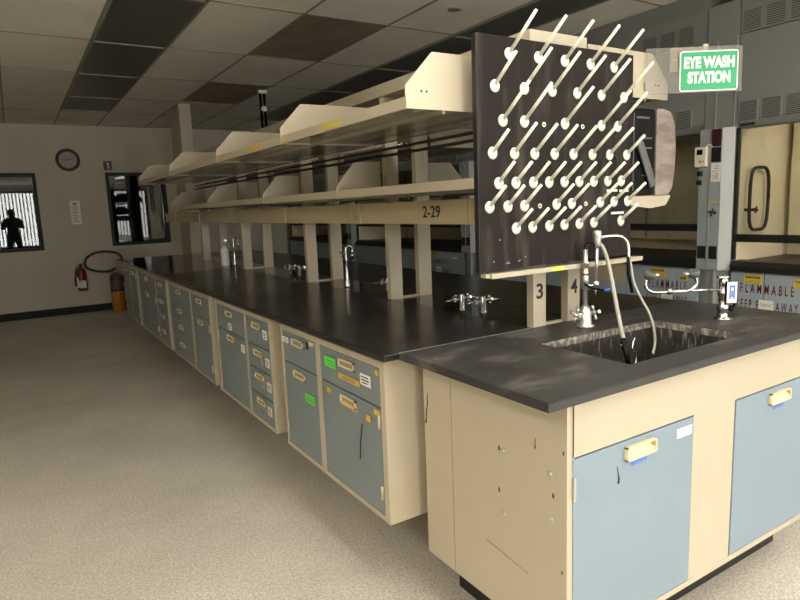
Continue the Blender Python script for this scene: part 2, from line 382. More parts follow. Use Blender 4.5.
# ------------------------------------------------------------------ bench: worktops, chase
H, HB = .914, .892
wt = part('worktop', MB().box(-.055, .588, .655, 4.2, HB, H, .003), 'top'); tag(wt, 'long black bench worktop along the aisle, running from the sink counter past four posts', 'worktop')
wt = part('worktop', MB().box(-.055, .588, 4.204, 6.53, HB, H-.001, .003), 'toplow'); tag(wt, 'glossy black worktop at the far end of the bench, by the back wall', 'worktop')
wt = part('worktop', MB().box(.86, 1.485, .655, 6.53, HB, H, .003), 'top'); tag(wt, 'black bench worktop on the fume hood side of the posts', 'worktop')
wt = part('service_ledge', MB().box(.594, .855, .66, 6.53, HB, H-.002), 'strip'); tag(wt, 'narrow glossy black ledge between the bench worktops, carrying posts and taps', 'ledge')
ch = thing('bench_core', 'beige central box carrying the bench worktops behind the hanging cabinets', 'bench frame', (.72, .7, 0))
part('side_panel', MB().box(-.175, .18, .02, 5.75, .09, HB-.0005), 'beige', ch)
part('toe_kick', MB().box(-.15, .15, .04, 5.7, 0, .09), 'black', ch)

# ------------------------------------------------------------------ hanging cabinets
XF = -.012
def pull_x(parent, y, z, w=.125, h=.032, m1='pullbeige', m2='pullin'):
    mb = MB(); x = XF - .002; t = .007
    mb.box(x-.006, x, y-w/2, y+w/2, z+h/2-t, z+h/2); mb.box(x-.006, x, y-w/2, y+w/2, z-h/2, z-h/2+t)
    mb.box(x-.006, x, y-w/2, y-w/2+t, z-h/2, z+h/2); mb.box(x-.006, x, y+w/2-t, y+w/2, z-h/2, z+h/2)
    hd = part('handle', mb, m1, parent)
    part('recess', MB().box(x-.001, x+.002, y-w/2+t, y+w/2-t, z-h/2+t, z+h/2-t), m2, hd, 'tan recess inside the pull')
def sticker_x(parent, y0, y1, z0, z1, m, lines=0, name='sticker', ink='greytext', lab=None, tiltw=0):
    mb = MB().box(XF-.0035, XF-.0015, y0, y1, z0, z1)
    if lines:
        mb.mi = 1; a, b = min(y0, y1), max(y0, y1)
        for k in range(lines):
            zz = z1 - (z1-z0)*(k+1)/(lines+1)
            mb.box(XF-.0042, XF-.003, b-.1*(b-a)-random.random()*.25*(b-a), a+.12*(b-a)+random.random()*.2*(b-a), zz-.0025, zz+.0015)
    return part(name, mb, [m, ink], parent, lab)
def cabinet(y0, y1, cols, label):
    """cols: (ya, yb, [z cuts], n_drawers_from_top, hinge side) cuts bottom..top"""
    c = thing('base_cabinet', label, 'cabinet', (0, 0, 0), 'beige hanging cabinets with blue drawers under the bench')
    c.location = (.26, (y0+y1)/2, 0); off = Vector(c.location)
    D = []
    mb = MB().box(.004, .525, y0, y0+.018, .285, .868).box(.004, .525, y1-.018, y1, .285, .868)
    mb.box(.004, .525, y0+.018, y1-.018, .285, .303).box(.004, .525, y0+.018, y1-.018, .850, .868).box(.505, .525, y0+.018, y1-.018, .303, .85)
    # face frame
    mb.box(XF, .004, y0, cols[0][0], .285, .868); mb.box(XF, .004, cols[-1][1], y1, .285, .868)
    for a, b in zip(cols, cols[1:]): mb.box(XF, .004, a[1], b[0], .285, .868); mb.box(.004, .5, (a[1]+b[0])/2-.008, (a[1]+b[0])/2+.008, .303, .85)
    for a in cols: mb.box(XF, .004, a[0], a[1], .285, .304); mb.box(XF, .004, a[0], a[1], .843, .868)
    mb.box(.012, .05, y0+.004, y1, .868, HB-.0005).box(.47, .525, y0+.004, y1, .868, HB-.0005)
    part('body', mb, 'beige', c)
    out = []
    for (ya, yb, cuts, nd, hs) in cols:
        for k, (za, zb) in enumerate(zip(cuts, cuts[1:])):
            isd = k >= len(cuts)-1-nd
            p = part('drawer' if isd else 'door', MB().box(XF+.001, .012, ya+.003, yb-.003, za+.003, zb-.003, .0015), 'blue', c)
            if isd or hs: pull_x(p, (ya+yb)/2, zb-.035)
            if not isd:
                ym = ya+.010 if hs == 'n' else yb-.010
                for zz in (za+.06, zb-.075): part('hinge', MB().cyl((XF-.004, ym, zz), (XF-.004, ym, zz+.05), .005, seg=8), 'beige', p)
            out.append(p)
    # fix offsets: everything was built in world coordinates
    for o in COL.objects:
        if o.parent is c: o.location = -off
    return c, out
Z4 = [.304, .44, .575, .70, .843]
c1, p1 = cabinet(.734, 1.672, [(.765, 1.243, [.304, .70, .843], 1, 'n'), (1.285, 1.648, [.304, .70, .843], 1, 'f')],
                 'hanging cabinet beside the sink cabinet, green stickers on its blue drawer and door')
c2, p2 = cabinet(1.82, 2.79, [(1.835, 2.175, Z4, 4, ''), (2.21, 2.73, [.304, .70, .843], 1, 'f')],
                 'hanging cabinet with four white-labelled drawers beside one tall door, second from the sink')
c3, p3 = cabinet(2.885, 4.095, [(2.91, 3.36, [.304, .70, .843], 1, 'n'), (3.41, 4.07, Z4, 4, '')],
                 'hanging cabinet with four unlabelled wide drawers and a door, third from the sink')
c4, p4 = cabinet(4.185, 5.475, [(4.21, 4.6, Z4, 4, ''), (4.64, 5.44, [.304, .695, .843], 1, 'n')],
                 'hanging cabinet fourth from the sink, its wide door dark, standing in shade')
c5, p5 = cabinet(5.585, 6.44, [(5.61, 6.0, [.304, .843], 0, 'n'), (6.04, 6.42, [.304, .843], 0, 'f')],
                 'far-end hanging cabinet with two plain doors, beside the fire extinguishers')
# stickers (door/drawer order: column by column, bottom to top)
sticker_x(p1[1], 1.193, 1.097, .768, .808, 'green', 2, lab='bright green sticker')
sticker_x(p1[1], 1.075, .905, .742, .764, 'amber', 2, lab='amber worded label')
sticker_x(p1[1], .90, .825, .758, .80, 'paper', 3, lab='white printed label', ink='print')
sticker_x(p1[1], .79, .745+.022, .815, .832, 'amber', 0)
sticker_x(p1[0], 1.065, .935, .640, .662, 'amber', 2, lab='amber worded label')
sticker_x(p1[0], 1.19, 1.15, .66, .68, 'amber', 0)
sticker_x(p1[0], .87, .835, .63, .652, 'amber', 0)
sticker_x(p1[0], .81, .77, .67, .69, 'amber', 0)
mb = MB()
pt = [(.905, .605), (.915, .57), (.925, .53), (.935, .46)]
mb.tube([(XF-.0015, a, b) for a, b in pt], .0018, 6)
part('scratch', mb, 'print', p1[0], 'long dark scratch')
sticker_x(p1[3], 1.642, 1.575, .79, .815, 'paper', 2)
sticker_x(p1[3], 1.345, 1.30, .822, .838, 'pullbeige', 0)
part('black_mark', MB().box(XF-.003, XF, 1.355, 1.38, .80, .83), 'print', p1[3])
sticker_x(p1[2], 1.415, 1.32, .562, .60, 'green', 2, lab='bright green sticker')
sticker_x(p1[2], 1.54, 1.43, .638, .65, 'pullin', 0)
for k, (a, z) in enumerate([(1.915, .36), (1.90, .49), (1.90, .615), (1.91, .755)]):
    sticker_x(p2[k], a, a-.055, z, z+.045, 'paper', 3, lab='white handwritten label', ink='print')
sticker_x(p2[1], 1.98, 1.935, .485, .525, 'silver', 0); sticker_x(p2[2], 1.97, 1.93, .61, .65, 'silver', 0)
sticker_x(p2[0], 2.04, 1.99, .345, .36, 'pullin', 0); sticker_x(p2[1], 2.06, 1.95, .505, .516, 'pullin', 0)
sticker_x(p2[5], 2.50, 2.44, .715, .755, 'paper', 3, ink='print'); sticker_x(p2[4], 2.52, 2.40, .632, .645, 'pullin', 0)
sticker_x(p2[4], 2.285, 2.225, .62, .665, 'paper', 2)

# ------------------------------------------------------------------ sink cabinet and sink counter
sc = thing('sink_cabinet', 'beige sink base cabinet with pale blue doors under the sink counter', 'cabinet', (.76, .36, 0)); off = Vector(sc.location)
XS, YS = .1035, .039
mb = MB()
mb.box(XS, XS+.02, YS, .672, .18, HB-.0006)           # end panel to the aisle
mb.box(1.42, 1.44, YS, .672, .18, HB-.0006); mb.box(XS+.02, 1.42, .652, .672, .18, HB-.0006); mb.box(XS+.02, 1.42, YS, .652, .18, .20)
mb.box(XS+.02, XS+.025, YS, YS+.02, .2, HB-.0006)
mb.box(XS+.02, 1.42, YS, YS+.02, .735, HB-.0006)     # apron
mb.box(.642, .862, YS, YS+.02, .2, .735); mb.box(XS+.004, 1.42, YS-.001, YS+.02, .18, .2)
part('body', mb, 'beige', sc)
part('seam', MB().box(XS-.0006, XS, .518, .5205, .185, HB-.002).box(.1185, .1195, YS-.0006, YS, .7, HB-.004), 'pullin', sc)
def front_door(x0, x1, hx0, hx1):
    d = part('door', MB().box(x0+.002, x1-.002, YS-.003, YS+.014, .203, .731, .002), 'bluelight', sc)
    z0, z1, t = .676, .715, .004; y = YS-.003
    mb = MB().box(hx0, hx1, y-.012, y, z1-t, z1).box(hx0, hx1, y-.012, y, z0, z0+t).box(hx0, hx0+t, y-.012, y, z0, z1).box(hx1-t, hx1, y-.012, y, z0, z1)
    mb.quad([(hx0+t, y-.0005, z1-t), (hx1-t, y-.0005, z1-t), (hx1-t, y-.009, z0+t), (hx0+t, y-.009, z0+t)])
    hd = part('handle', mb, 'pullyellow', d, 'cream recessed pull')
    part('catch', MB().prism([(hx1-.020, z1-.006), (hx1-.006, z1-.006), (hx1-.007, z1-.022)], 'y', y-.0095, y-.007), 'pullin', hd)
    part('label_strip', MB().box(hx0+.03, hx0+.095, y-.001, y, .655, .665), 'bluetape', d, 'strip of blue writing')
    return d
d1 = front_door(.1215, .640, .322, .448)
d2 = front_door(.864, 1.418, 1.062, 1.188)
part('label', MB().box(.556, .628, YS-.0045, YS-.003, .682, .71), 'paper', d1, 'small white label')
part('hinge', MB().box(.1225, .130, YS-.007, YS-.003, .62, .685), 'silver', d1, 'bare metal hinge')
part('scratch', MB().tube([(.292, YS-.003, .669), (.297, YS-.003, .65), (.301, YS-.003, .632), (.298, YS-.003, .619)], [.0012, .0014, .003, .0035], 6), 'print', d1, 'black scuff mark')
part('toe_kick', MB().box(.228, 1.42, .166, .665, 0, .18), 'black', sc, 'black recessed base')
mb = MB()
for (y, z) in [(.277, .681), (.096, .678), (.277, .489), (.093, .554)]: mb.lathe((XS+.001, y, z), [(.008, 0), (.008, .002), (.004, .005)], 10, (-1, 0, 0))
part('screw', mb, 'silver', sc, 'bright screw heads on the end panel')
mb = MB()
for (y, z, q) in [(.294, .685, .004), (.296, .557, .004), (.085, .622, .004), (.055, .42, .003), (.05, .75, .003), (.15, .735, .002)]: mb.box(XS-.0008, XS+.001, y-q*.7, y+q*.7, z-q*1.6, z+q*1.6)
mb.tube([(XS, .648, .762), (XS, .652, .74), (XS, .650, .725), (XS, .657, .70), (XS, .660, .672), (XS, .664, .655)], [.0012, .002, .0022, .0022, .0022, .0045], 6)
mb.tube([(XS, .148, .76), (XS, .150, .745), (XS, .149, .73)], [.0008, .001, .0015], 6)
part('scratch', MB().tube([(XS, .355, .372), (XS, .25, .36), (XS, .18, .352)], .0016, 6), 'pullin', sc, 'faint long scratch')
part('scuff_marks', mb, 'print', sc, 'black scuffs and screw holes on the end panel')
for o in COL.objects:
    if o.parent is sc: o.location = -off

# counter slab with a rectangular opening
SX0, SX1, SY0, SY1 = .423, 1.025, .10, .452
sk = thing('sink_counter', 'worn black sink counter with a deep rectangular basin, at the end of the bench', 'sink counter', (.74, .33, .86)); off = Vector(sk.location)
def slab(mb, x0, x1, y0, y1, hx0, hx1, hy0, hy1, z0, z1):
    o = [(x0,y0),(x1,y0),(x1,y1),(x0,y1)]; i = [(hx0,hy0),(hx1,hy0),(hx1,hy1),(hx0,hy1)]
    V = lambda p, z: mb.bm.verts.new((p[0], p[1], z))
    ot, ob, it, ib = [V(p, z1) for p in o], [V(p, z0) for p in o], [V(p, z1) for p in i], [V(p, z0) for p in i]
    for k in range(4):
        n = (k+1) % 4
        mb._f([ot[k], ot[n], it[n], it[k]]); mb._f([ob[n], ob[k], ib[k], ib[n]]); mb._f([ob[k], ob[n], ot[n], ot[k]]); mb._f([it[k], it[n], ib[n], ib[k]])
    bmesh.ops.bevel(mb.bm, geom=[e for e in mb.bm.edges if all(v in ot for v in e.verts) or all(v.co.z in (z0, z1) and (v in ot or v in ob) for v in e.verts) and e.verts[0].co.z != e.verts[1].co.z], offset=.003, segments=2, affect='EDGES')
mb = MB(); slab(mb, 0., 1.50, 0., .652, SX0, SX1, SY0, SY1, HB, H+.001)
part('counter_top', mb, 'sinktop', sk)
mb = MB(); t = .006
mb.box(SX0-.001, SX1+.001, SY1-.002, SY1+.004, HB-.004, H-.0015).box(SX0-.004, SX0+.002, SY0, SY1, HB-.004, H-.0015).box(SX1-.002, SX1+.004, SY0, SY1, HB-.004, H-.0015).box(SX0, SX1, SY0-.004, SY0+.002, HB-.004, H-.0015)
part('rim', mb, 'basinrim', sk, 'pale lime-scaled edge around the basin')
mb = MB(); zb = .64
mb.box(SX0-.03, SX0, SY0-.03, SY1+.03, zb, HB).box(SX1, SX1+.03, SY0-.03, SY1+.03, zb, HB).box(SX0, SX1, SY0-.03, SY0, zb, HB).box(SX0, SX1, SY1, SY1+.03, zb, HB).box(SX0-.03, SX1+.03, SY0-.03, SY1+.03, zb-.02, zb)
part('basin', mb, 'basin', sk, 'stained black sink basin')
part('drain', MB().lathe((.72, .27, zb), [(.045, 0), (.045, .003), (.03, .004), (.02, .001)]), 'silver', sk)
part('caulk_line', MB().box(.0, .58, .6525, .6545, H-.001, H+.0012), 'silver', sk, 'pale sealant along the joint')
for o in COL.objects:
    if o.parent is sk: o.location = -off

# ------------------------------------------------------------------ upright frames
def upright(y, label):
    t = thing('upright_frame', label, 'post frame', (.705, y, H-.002), 'beige twin posts standing on the bench')
    for x, xw in (((.583-.705, .072), (.760-.705, .078)) if y > 1 else ((.592-.705, .064), (.774-.705, .0655))):
        p = part('post', MB().box(x, x+xw, 0, .034, 0, .995), 'beige', t)
        part('screw', MB().lathe((x+.05, 0, .055), [(.004, 0), (.003, .002)], 8, (0, -1, 0)).lathe((x+.05, 0, .035), [(.004, 0), (.003, .002)], 8, (0, -1, 0)), 'silver', p)
    part('base_plate', MB().box(-.05, .055, .015, .034, 0, .008), 'beige', t)
    return t
YU = [.65, 1.65, 2.68, 3.98, 5.25]
UL = ['twin posts marked 3 and 4 behind the sink, carrying the pegboard', 'twin beige posts, first pair beyond the pegboard',
      'twin beige posts, second pair beyond the pegboard', 'twin beige posts, third pair beyond the pegboard', 'twin beige posts at the far end, fourth pair beyond the pegboard']
ups = [upright(y, l) for y, l in zip(YU, UL)]
text('3', 'print', ups[0], (.607-.705, -.0005, 1.022-H), (1, 0, 0), .034, .058, 'number', .02)
text('4', 'print', ups[0], (.790-.705, -.0005, 1.022-H), (1, 0, 0), .036, .058, 'number', .02)
part('stamp_marks', MB().box(-.105, -.098, -.001, 0, .195, .2).box(-.09, -.083, -.001, 0, .195, .2).box(-.075, -.068, -.001, 0, .195, .2), 'silver', ups[0])
tr = part('top_rail', MB().box(.578, .865, .645, 5.32, 1.91, 1.967), 'beige'); tag(tr, 'long beige rail joining the tops of all the posts', 'rail')

# raceway with joint covers and number
rw = thing('cable_raceway', 'long beige raceway marked 2-29 running across the posts below the shelves', 'raceway', (.53, .66, 1.30)); off = Vector(rw.location)
part('channel', MB().box(.49, .580, .66, 6.4, 1.30, 1.40, .002), 'beige_dull', rw)
for y in (1.755, 2.57, 2.77, 3.93, 4.9, 5.9): part('joint_cover', MB().box(.485, .4905, y, y+.035, 1.299, 1.401), 'beige', rw, 'paler joint cover strip')
for y in (.895, 1.90, 3.75): part('seam', MB().box(.4893, .4903, y, y+.004, 1.30, 1.40), 'pullin', rw)
text('2-29', 'print', rw, (.4895, 1.203, 1.328), (0, -1, 0), .125, .05, 'number', .015)
for y in (.845, 1.82): part('outlet', MB().box(.4885, .4905, y, y+.012, 1.318, 1.345).box(.4885, .4905, y-.02, y-.010, 1.318, 1.345), 'pullin', rw)
part('rear_channel', MB().box(.8405, .92, .66, 6.4, 1.30, 1.40, .002), 'beige_dull', rw)
for o in COL.objects:
    if o.parent is rw: o.location = -off

# ------------------------------------------------------------------ shelves
def shelf(kind, side, y0, y1, dz, label):
    """kind upper/lower; side -1 aisle, 1 hood side"""
    if kind == 'upper': xf, xb, z, ph, ch_, v = .067, .555, 1.68, .177, .105, .07
    else: xf, xb, z, ph, ch_, v = .333, .575, 1.43, .167, .10, .045
    xc = .722; L = y1-y0
    t = thing('shelf', label, 'shelf', (xc, y0, z+dz), kind + ' beige bench shelves')
    sx = lambda x: (x-xc) if side < 0 else (xc-x)
    b = (MB().box(sx(xf+.013), sx(xb), .003, L-.003, .004, .012)
         .box(sx(xb), sx(xb)+.006*side, .0, L, 0, .05).box(sx(xf)+.14*(-side), sx(xf)+.15*(-side), .003, L-.003, -.010, .004))
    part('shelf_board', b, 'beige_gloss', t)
    part('front_edge', MB().box(sx(xf), sx(xf)+.012*(-side), .0, L, 0, .036, .001).box(sx(xf+.012), sx(xb), 0, .003, 0, .034).box(sx(xf+.012), sx(xb), L-.003, L, 0, .034), 'beige', t)
    out = [(xf, .034), (xf, .034+v*.5), (xf+ch_, ph), (xb, ph), (xb, .034)]
    far = [(xf-.004, -.002), (xf-.004, .034+v*.5), (xf-.004+ch_, ph+.002), (xb, ph+.002), (xb, -.002)]
    for ya in (.003, L-.004):
        pts = [(sx(a), c) for a, c in (out if ya < .01 else far)]
        e = part('end_panel', MB().prism(pts, 'y', ya, ya+.004), 'beige', t)
        if ya < .01:
            s_ = MB()
            for k in (.06, .065+.015, .37*(xb-xf)/.48, .37*(xb-xf)/.48+.015):
                s_.lathe((sx(xf+k), ya, .055), [(.004, 0), (.003, .002)], 8, (0, -1, 0))
            part('screw', s_, 'print', e)
    # brackets to the posts
    part('bracket', MB().box(sx(xb), sx(.582), .02, .024, 0, .10), 'beige', t); part('bracket', MB().box(sx(xb), sx(.582), L-.04, L-.036, 0, .10), 'beige', t)
    return t
YS_ = [.655, 1.70, 2.725, 4.0, 5.3, 6.38]
POS = ['over the bench end, reaching the pegboard', 'second along from the pegboard', 'third along from the pegboard', 'at the far end, nearest the square column']
shelves = {}
for k in range(4):
    y0, y1 = YS_[k]+.002, YS_[k+1]-.003
    shelves['u', k] = shelf('upper', -1, y0, y1, 0, 'upper aisle-side beige shelf, ' + POS[k])
    shelf('upper', 1, y0, y1, .095 if k == 0 else 0, 'upper hood-side beige shelf, ' + POS[k])
    shelf('lower', -1, y0, y1, 0, 'lower aisle-side beige shelf, ' + POS[k])
    shelf('lower', 1, y0, y1, 0, 'lower hood-side beige shelf, ' + POS[k])
s0 = shelves['u', 0]
part('label', MB().box(.0655-.722, .0668-.722, 1.26-.657, 1.115-.657, .007, .026), 'yellow', s0, 'yellow caution label')
part('label', MB().box(.0655-.722, .0668-.722, 1.68-.657, 1.66-.657, .006, .03), 'yellow', s0, 'yellow end label')
s1 = shelves['u', 1]
part('label', MB().box(.0655-.722, .0668-.722, 2.15-1.702, 1.98-1.702, .007, .026), 'amber', s1, 'amber caution label')
# slim dark pipes behind the upper shelves and chrome clamps between the posts
for i, (x, z, lab) in enumerate([(.566, 1.655, 'thin dark pipe under the upper shelves, aisle side'), (.566, 1.625, 'second thin dark pipe just below the first, aisle side')]):
    p = part('service_pipe', MB().cyl((x, .70, z), (x, 5.3, z), .007, seg=8), 'black'); tag(p, lab, 'pipe')
gl = None
for k, y in enumerate(YU[1:5]):
    lab = 'chrome clamp bars between the twin posts, %s pair beyond the pegboard' % ['first', 'second', 'third', 'fourth'][k]
    if gl is None:
        gl = thing('post_clamp', lab, 'clamp', (.705, y, 1.42), 'chrome clamps between posts'); o = gl
        for zz in (0, .265):
            part('bar', MB().cyl((-.047, .02, zz), (.052, .02, zz), .004, seg=8), 'chrome', gl)
            part('knob', MB().cyl((-.02, .008, zz-.012), (-.02, .008, zz+.012), .006, seg=10), 'chrome', gl); part('knob', MB().cyl((.012, .008, zz-.012), (.012, .008, zz+.012), .006, seg=10), 'chrome', gl)
    else: dup(gl, (.705, y, 1.42), lab)

# ------------------------------------------------------------------ pegboard
pb = thing('drying_rack', 'large dark drying pegboard with ivory pegs, mounted on posts above the sink', 'drying rack', (.65, .57, 1.15)); ox, oz = .65, 1.15
part('board', MB().box(.277-ox, 1.036-ox, 0, .02, 1.157-oz, 1.905-oz, .002), 'board', pb)
part('board_edge', MB().box(.274-ox, .2775-ox, .001, .021, 1.157-oz, 1.905-oz), 'boardedge', pb, 'black side edge')
part('mounting_bracket', MB().box(.60-ox, .64-ox, .02, .0795, .1, .7).box(.77-ox, .81-ox, .02, .0795, .1, .7), 'black', pb)
part('drip_trough', MB().box(.317-ox, 1.098-ox, -.012, .028, -.019, -.003).box(.300-ox, .317-ox, .0, .028, -.016, -.003), 'beige', pb, 'beige strip below the board')
part('tape', MB().box(.59-ox, .652-ox, -.0135, -.0115, -.0175, -.004), 'limetape', pb, 'yellow tape')
rows = [(1.852, .16, [.411, .541, .666, .796, .922]), (1.749, .16, [.348, .476, .605, .728, .855, .98]), (1.643, .162, [.38, .475, .667, .857, .947]),
        (1.539, .135, [.334, .429, .521, .616, .71, .809, .903, 1.001]), (1.443, .1, [.359, .434, .514, .589, .665, .741, .818, .895, .972]),
        (1.366, .104, [.318, .397, .472, .625, .702, .854, .932, 1.011]), (1.292, .1, [.434, .509, .589, .665, .742, .82, .973])]
pegmesh = {}
for z, L, xs in rows:
    for x in xs:
        ll = L
        if (z, x) in ((1.749, .348),): ll = .132
        if z == 1.539 and x in (.334, 1.001): ll = .103
        a = math.radians(39)
        if ll not in pegmesh:
            mb = MB().lathe((0, 0, 0), [(.0185, 0), (.0205, .003), (.018, .006), (.0075, .010)], 16, (0, -1, 0))
            mb.tube([(0, 0, 0), (0, -math.cos(a)*ll, math.sin(a)*ll)], [.0062, .0052], 10)
            o = part('peg', mb, 'peg', pb); pegmesh[ll] = o
        else:
            o = pegmesh[ll].copy(); COL.objects.link(o)
        o.location = (x-ox, 0, z-oz)
plug = None
for x, z in [(.567, 1.637), (.759, 1.636), (.546, 1.363), (.778, 1.363)]:
    if plug is None: plug = part('hole_ring', MB().ring((0, -.001, 0), .0065, .0022, (0, 1, 0), 14), 'peg', pb); o = plug
    else: o = plug.copy(); COL.objects.link(o)
    o.location = (x-ox, 0, z-oz)
mb = MB()
for x, z in [(.36, 1.262), (.335, 1.19), (.395, 1.188), (.45, 1.19), (.51, 1.197), (.57, 1.205), (.48, 1.187), (.625, 1.19), (.68, 1.24), (.86, 1.22), (.9, 1.29), (.60, 1.235)]:
    mb.cyl((x-ox, -.0006, z-oz), (x-ox, .001, z-oz), .0028, seg=8)
part('empty_holes', mb, 'boardedge', pb)
mb = MB()
for x, z in [(.362, 1.257), (.397, 1.18), (.402, 1.176), (.391, 1.176), (.452, 1.183), (.446, 1.18), (.477, 1.192), (.335, 1.186)]: mb.cyl((x-ox, -.0009, z-oz), (x-ox, .001, z-oz), .0016, seg=6)
part('scale_spots', mb, 'peg', pb)
for (x0, x1, z) in [(.893, .953, 1.408), (.965, 1.018, 1.406), (.92, .992, 1.323)]:
    part('label', MB().box(x0-ox, x1-ox, -.0012, 0, z-.0045-oz, z+.0045-oz), 'paper', pb, 'thin white label strip')
part('wire_ring', MB().ring((.902-ox, -.004, 1.505-oz), .043, .0016, (0, 1, 0), 28), 'boardedge', pb, 'thin black wire ring')

# ------------------------------------------------------------------ towel dispenser
td = thing('towel_dispenser', 'black wall-style paper towel dispenser with smoky curved cover, behind the pegboard', 'dispenser', (1.2, .78, 1.385))
part('body', MB().box(-.08, .11, -.12, .14, 0, .352, .012), 'blackgloss', td)
prof = [(.112, 0), (.20, .0), (.228, .03), (.243, .10), (.246, .20), (.236, .30), (.205, .345), (.15, .355), (.112, .352)]
part('cover', MB().prism(prof, 'y', -.12, .14), 'cover', td, 'smoky translucent curved cover')
part('slots', MB().box(-.02, .06, -.1225, -.119, .31, .318).box(-.04, -.035, -.1225, -.119, .02, .33).box(.0, .08, -.1225, -.119, .23, .236).box(.0, .08, -.1225, -.119, .19, .196).box(.02, .07, -.1225, -.119, .08, .084), 'grey', td)
lv = part('lever', MB().box(-.02, .02, -.012, 0, -.10, .10, .006), 'grey', td, 'slanted grey plastic lever'); lv.rotation_euler = (0, math.radians(-28), 0); lv.location = (.035, -.125, .125)
part('chute', MB().prism([(-.08, -.035), (.10, -.055), (.20, -.045), (.23, -.012), (.23, -.002), (-.08, -.002)], 'y', -.11, .13), 'beige', td, 'beige lower tray')
part('mounting_arm', MB().box(-.358, -.08, -.105, -.08, .25, .30), 'black', td)

# ------------------------------------------------------------------ eye wash sign on clear acrylic
sg = thing('eyewash_sign', 'green EYE WASH STATION sign on a clear acrylic sheet hung off the upper shelf', 'sign', (1.217, .648, 1.787), rz=math.atan2(-.535, .845))
part('acrylic_sheet', MB().box(0, .386, 0, .004, 0, .176), 'acrylic', sg, 'clear acrylic sheet')
def rrect(x0, x1, z0, z1, r):
    o = []
    for cx_, cz_, a0 in ((x1-r, z1-r, 0), (x0+r, z1-r, 90), (x0+r, z0+r, 180), (x1-r, z0+r, 270)):
        for k in range(5):
            a = math.radians(a0+k*22.5); o.append((cx_+r*math.cos(a), cz_+r*math.sin(a)))
    return o
bp = part('sign_plate', MB().prism(rrect(.134, .368, .004, .160, .012), 'y', -.003, -.0005), 'white', sg, 'green plate with a white border')
part('green_field', MB().prism(rrect(.139, .363, .009, .155, .010), 'y', -.0042, -.003), 'signgreen', bp)
text('EYE WASH', 'white', bp, (.150, -.0042, .092), (1, 0, 0), .202, .046, 'lettering', .055, .0006)
text('STATION', 'white', bp, (.166, -.0042, .034), (1, 0, 0), .172, .046, 'lettering', .055, .0006)
mb = MB()
for x, z in [(.143, .014), (.359, .014), (.143, .150), (.359, .150)]: mb.cyl((x, -.0055, z), (x, -.003, z), .0025, seg=8)
part('screw', mb, 'print', bp)
part('rear_card', MB().box(.10, .24, .012, .016, .085, .178), 'tan', sg, 'tan card behind the sheet')
part('card_clip', MB().box(.232, .252, .010, .018, .150, .188).box(.11, .125, .009, .012, .125, .135), 'beige', sg)
part('mounting_tab', MB().box(.0, .03, .0045, .008, .02, .05), 'beige', sg)

# ------------------------------------------------------------------ sink faucet set
def bez(p, n=10):
    """smooth curve through control points (Catmull-Rom)"""
    p = [Vector(q) for q in p]; P = [p[0]*2-p[1]] + p + [p[-1]*2-p[-2]]; out = []
    for i in range(1, len(P)-2):
        for k in range(n):
            t = k/n; a, b_, c, d = P[i-1:i+3]
            out.append(.5*((2*b_) + (c-a)*t + (2*a-5*b_+4*c-d)*t*t + (3*b_-a-3*c+d)*t**3))
    return out + [p[-1]]
def cross_handle(mb, c, ax, r=.028):
    c = Vector(c); ax = Vector(ax).normalized(); u_ = ax.orthogonal().normalized(); w_ = ax.cross(u_)
    for k in range(4):
        d = (u_*math.cos(k*PI/2+.5) + w_*math.sin(k*PI/2+.5))
        mb.tube([c, c+d*r*.7, c+d*r], [.005, .0055, .007], 8)
    mb.lathe(c-ax*.008, [(.008, 0), (.009, .008), (.006, .018)], 10, ax)
FX, FY = .745, .540
fs = thing('sink_faucet', 'tall scaled chrome sink faucet with cross handles in front of post 4', 'faucet', (FX, FY, H+.0015))
FO = Vector((FX, FY, H+.0015))
def W(*p): return tuple(Vector(p) - FO)
part('base', MB().lathe((0, 0, 0), [(.034, 0), (.034, .004), (.024, .010), (.022, .05), (.017, .068), (.011, .078)]), 'oldchrome', fs)
part('riser', MB().cyl((0, 0, .075), (0, 0, .285), .0085).lathe((0, 0, .15), [(.0085, 0), (.0125, .004), (.0125, .035), (.010, .042)]).lathe((0, 0, .215), [(.009, 0), (.0125, .004), (.0125, .018), (.015, .022), (.009, .028)]).cyl((0, 0, .19), (0, 0, .205), .0115), 'oldchrome', fs)
for sx_, yy in ((-1, .004), (1, -.004)):
    mb = MB().cyl((0, 0, .042), (sx_*.036, yy, .046), .008)
    cross_handle(mb, (sx_*.044, yy, .046), (sx_, 0, .1), .027)
    part('handle', mb, 'oldchrome', fs, 'chrome cross handle')
part('vacuum_breaker', MB().lathe(W(.783, .52, 1.205), [(.008, 0), (.0105, .006), (.0145, .02), (.0155, .045), (.015, .058), (.010, .062)]).cyl(W(.779, .52, 1.085), W(.783, .52, 1.21), .0058), 'oldchrome', fs)
part('black_elbow', MB().tube([W(FX, FY, 1.185), W(FX, FY, 1.20), W(.752, .542, 1.213), W(.783, .522, 1.218)], .0085, 10), 'blackgloss', fs, 'black elbow piece')
part('needle_valve', MB().lathe(W(.779, .52, 1.060), [(.010, 0), (.0125, .006), (.0125, .018), (.008, .024)]).cyl(W(FX, FY, 1.064), W(.779, .52, 1.068), .006).cyl(W(.779, .52, 1.03), W(.779, .52, 1.062), .004), 'chrome', fs)
part('lever', MB().tube([W(.726, .53, 1.076), W(.750, .515, 1.060), W(.785, .49, 1.050)], [.004, .0055, .004], 8), 'blackgloss', fs, 'black valve lever')
part('valve_knob', MB().tube([W(.788, .488, 1.050), W(.812, .468, 1.055)], [.006, .005], 8), 'bluetape', fs, 'blue valve knob')
sp = part('spout', MB().tube(bez([W(.790, .52, 1.236), W(.807, .50, 1.243), W(.847, .48, 1.243), (Vector((.874, .47, 1.229))-FO), W(.885, .465, 1.203), W(.885, .462, 1.157)]), .0068, 12), 'chrome', fs)
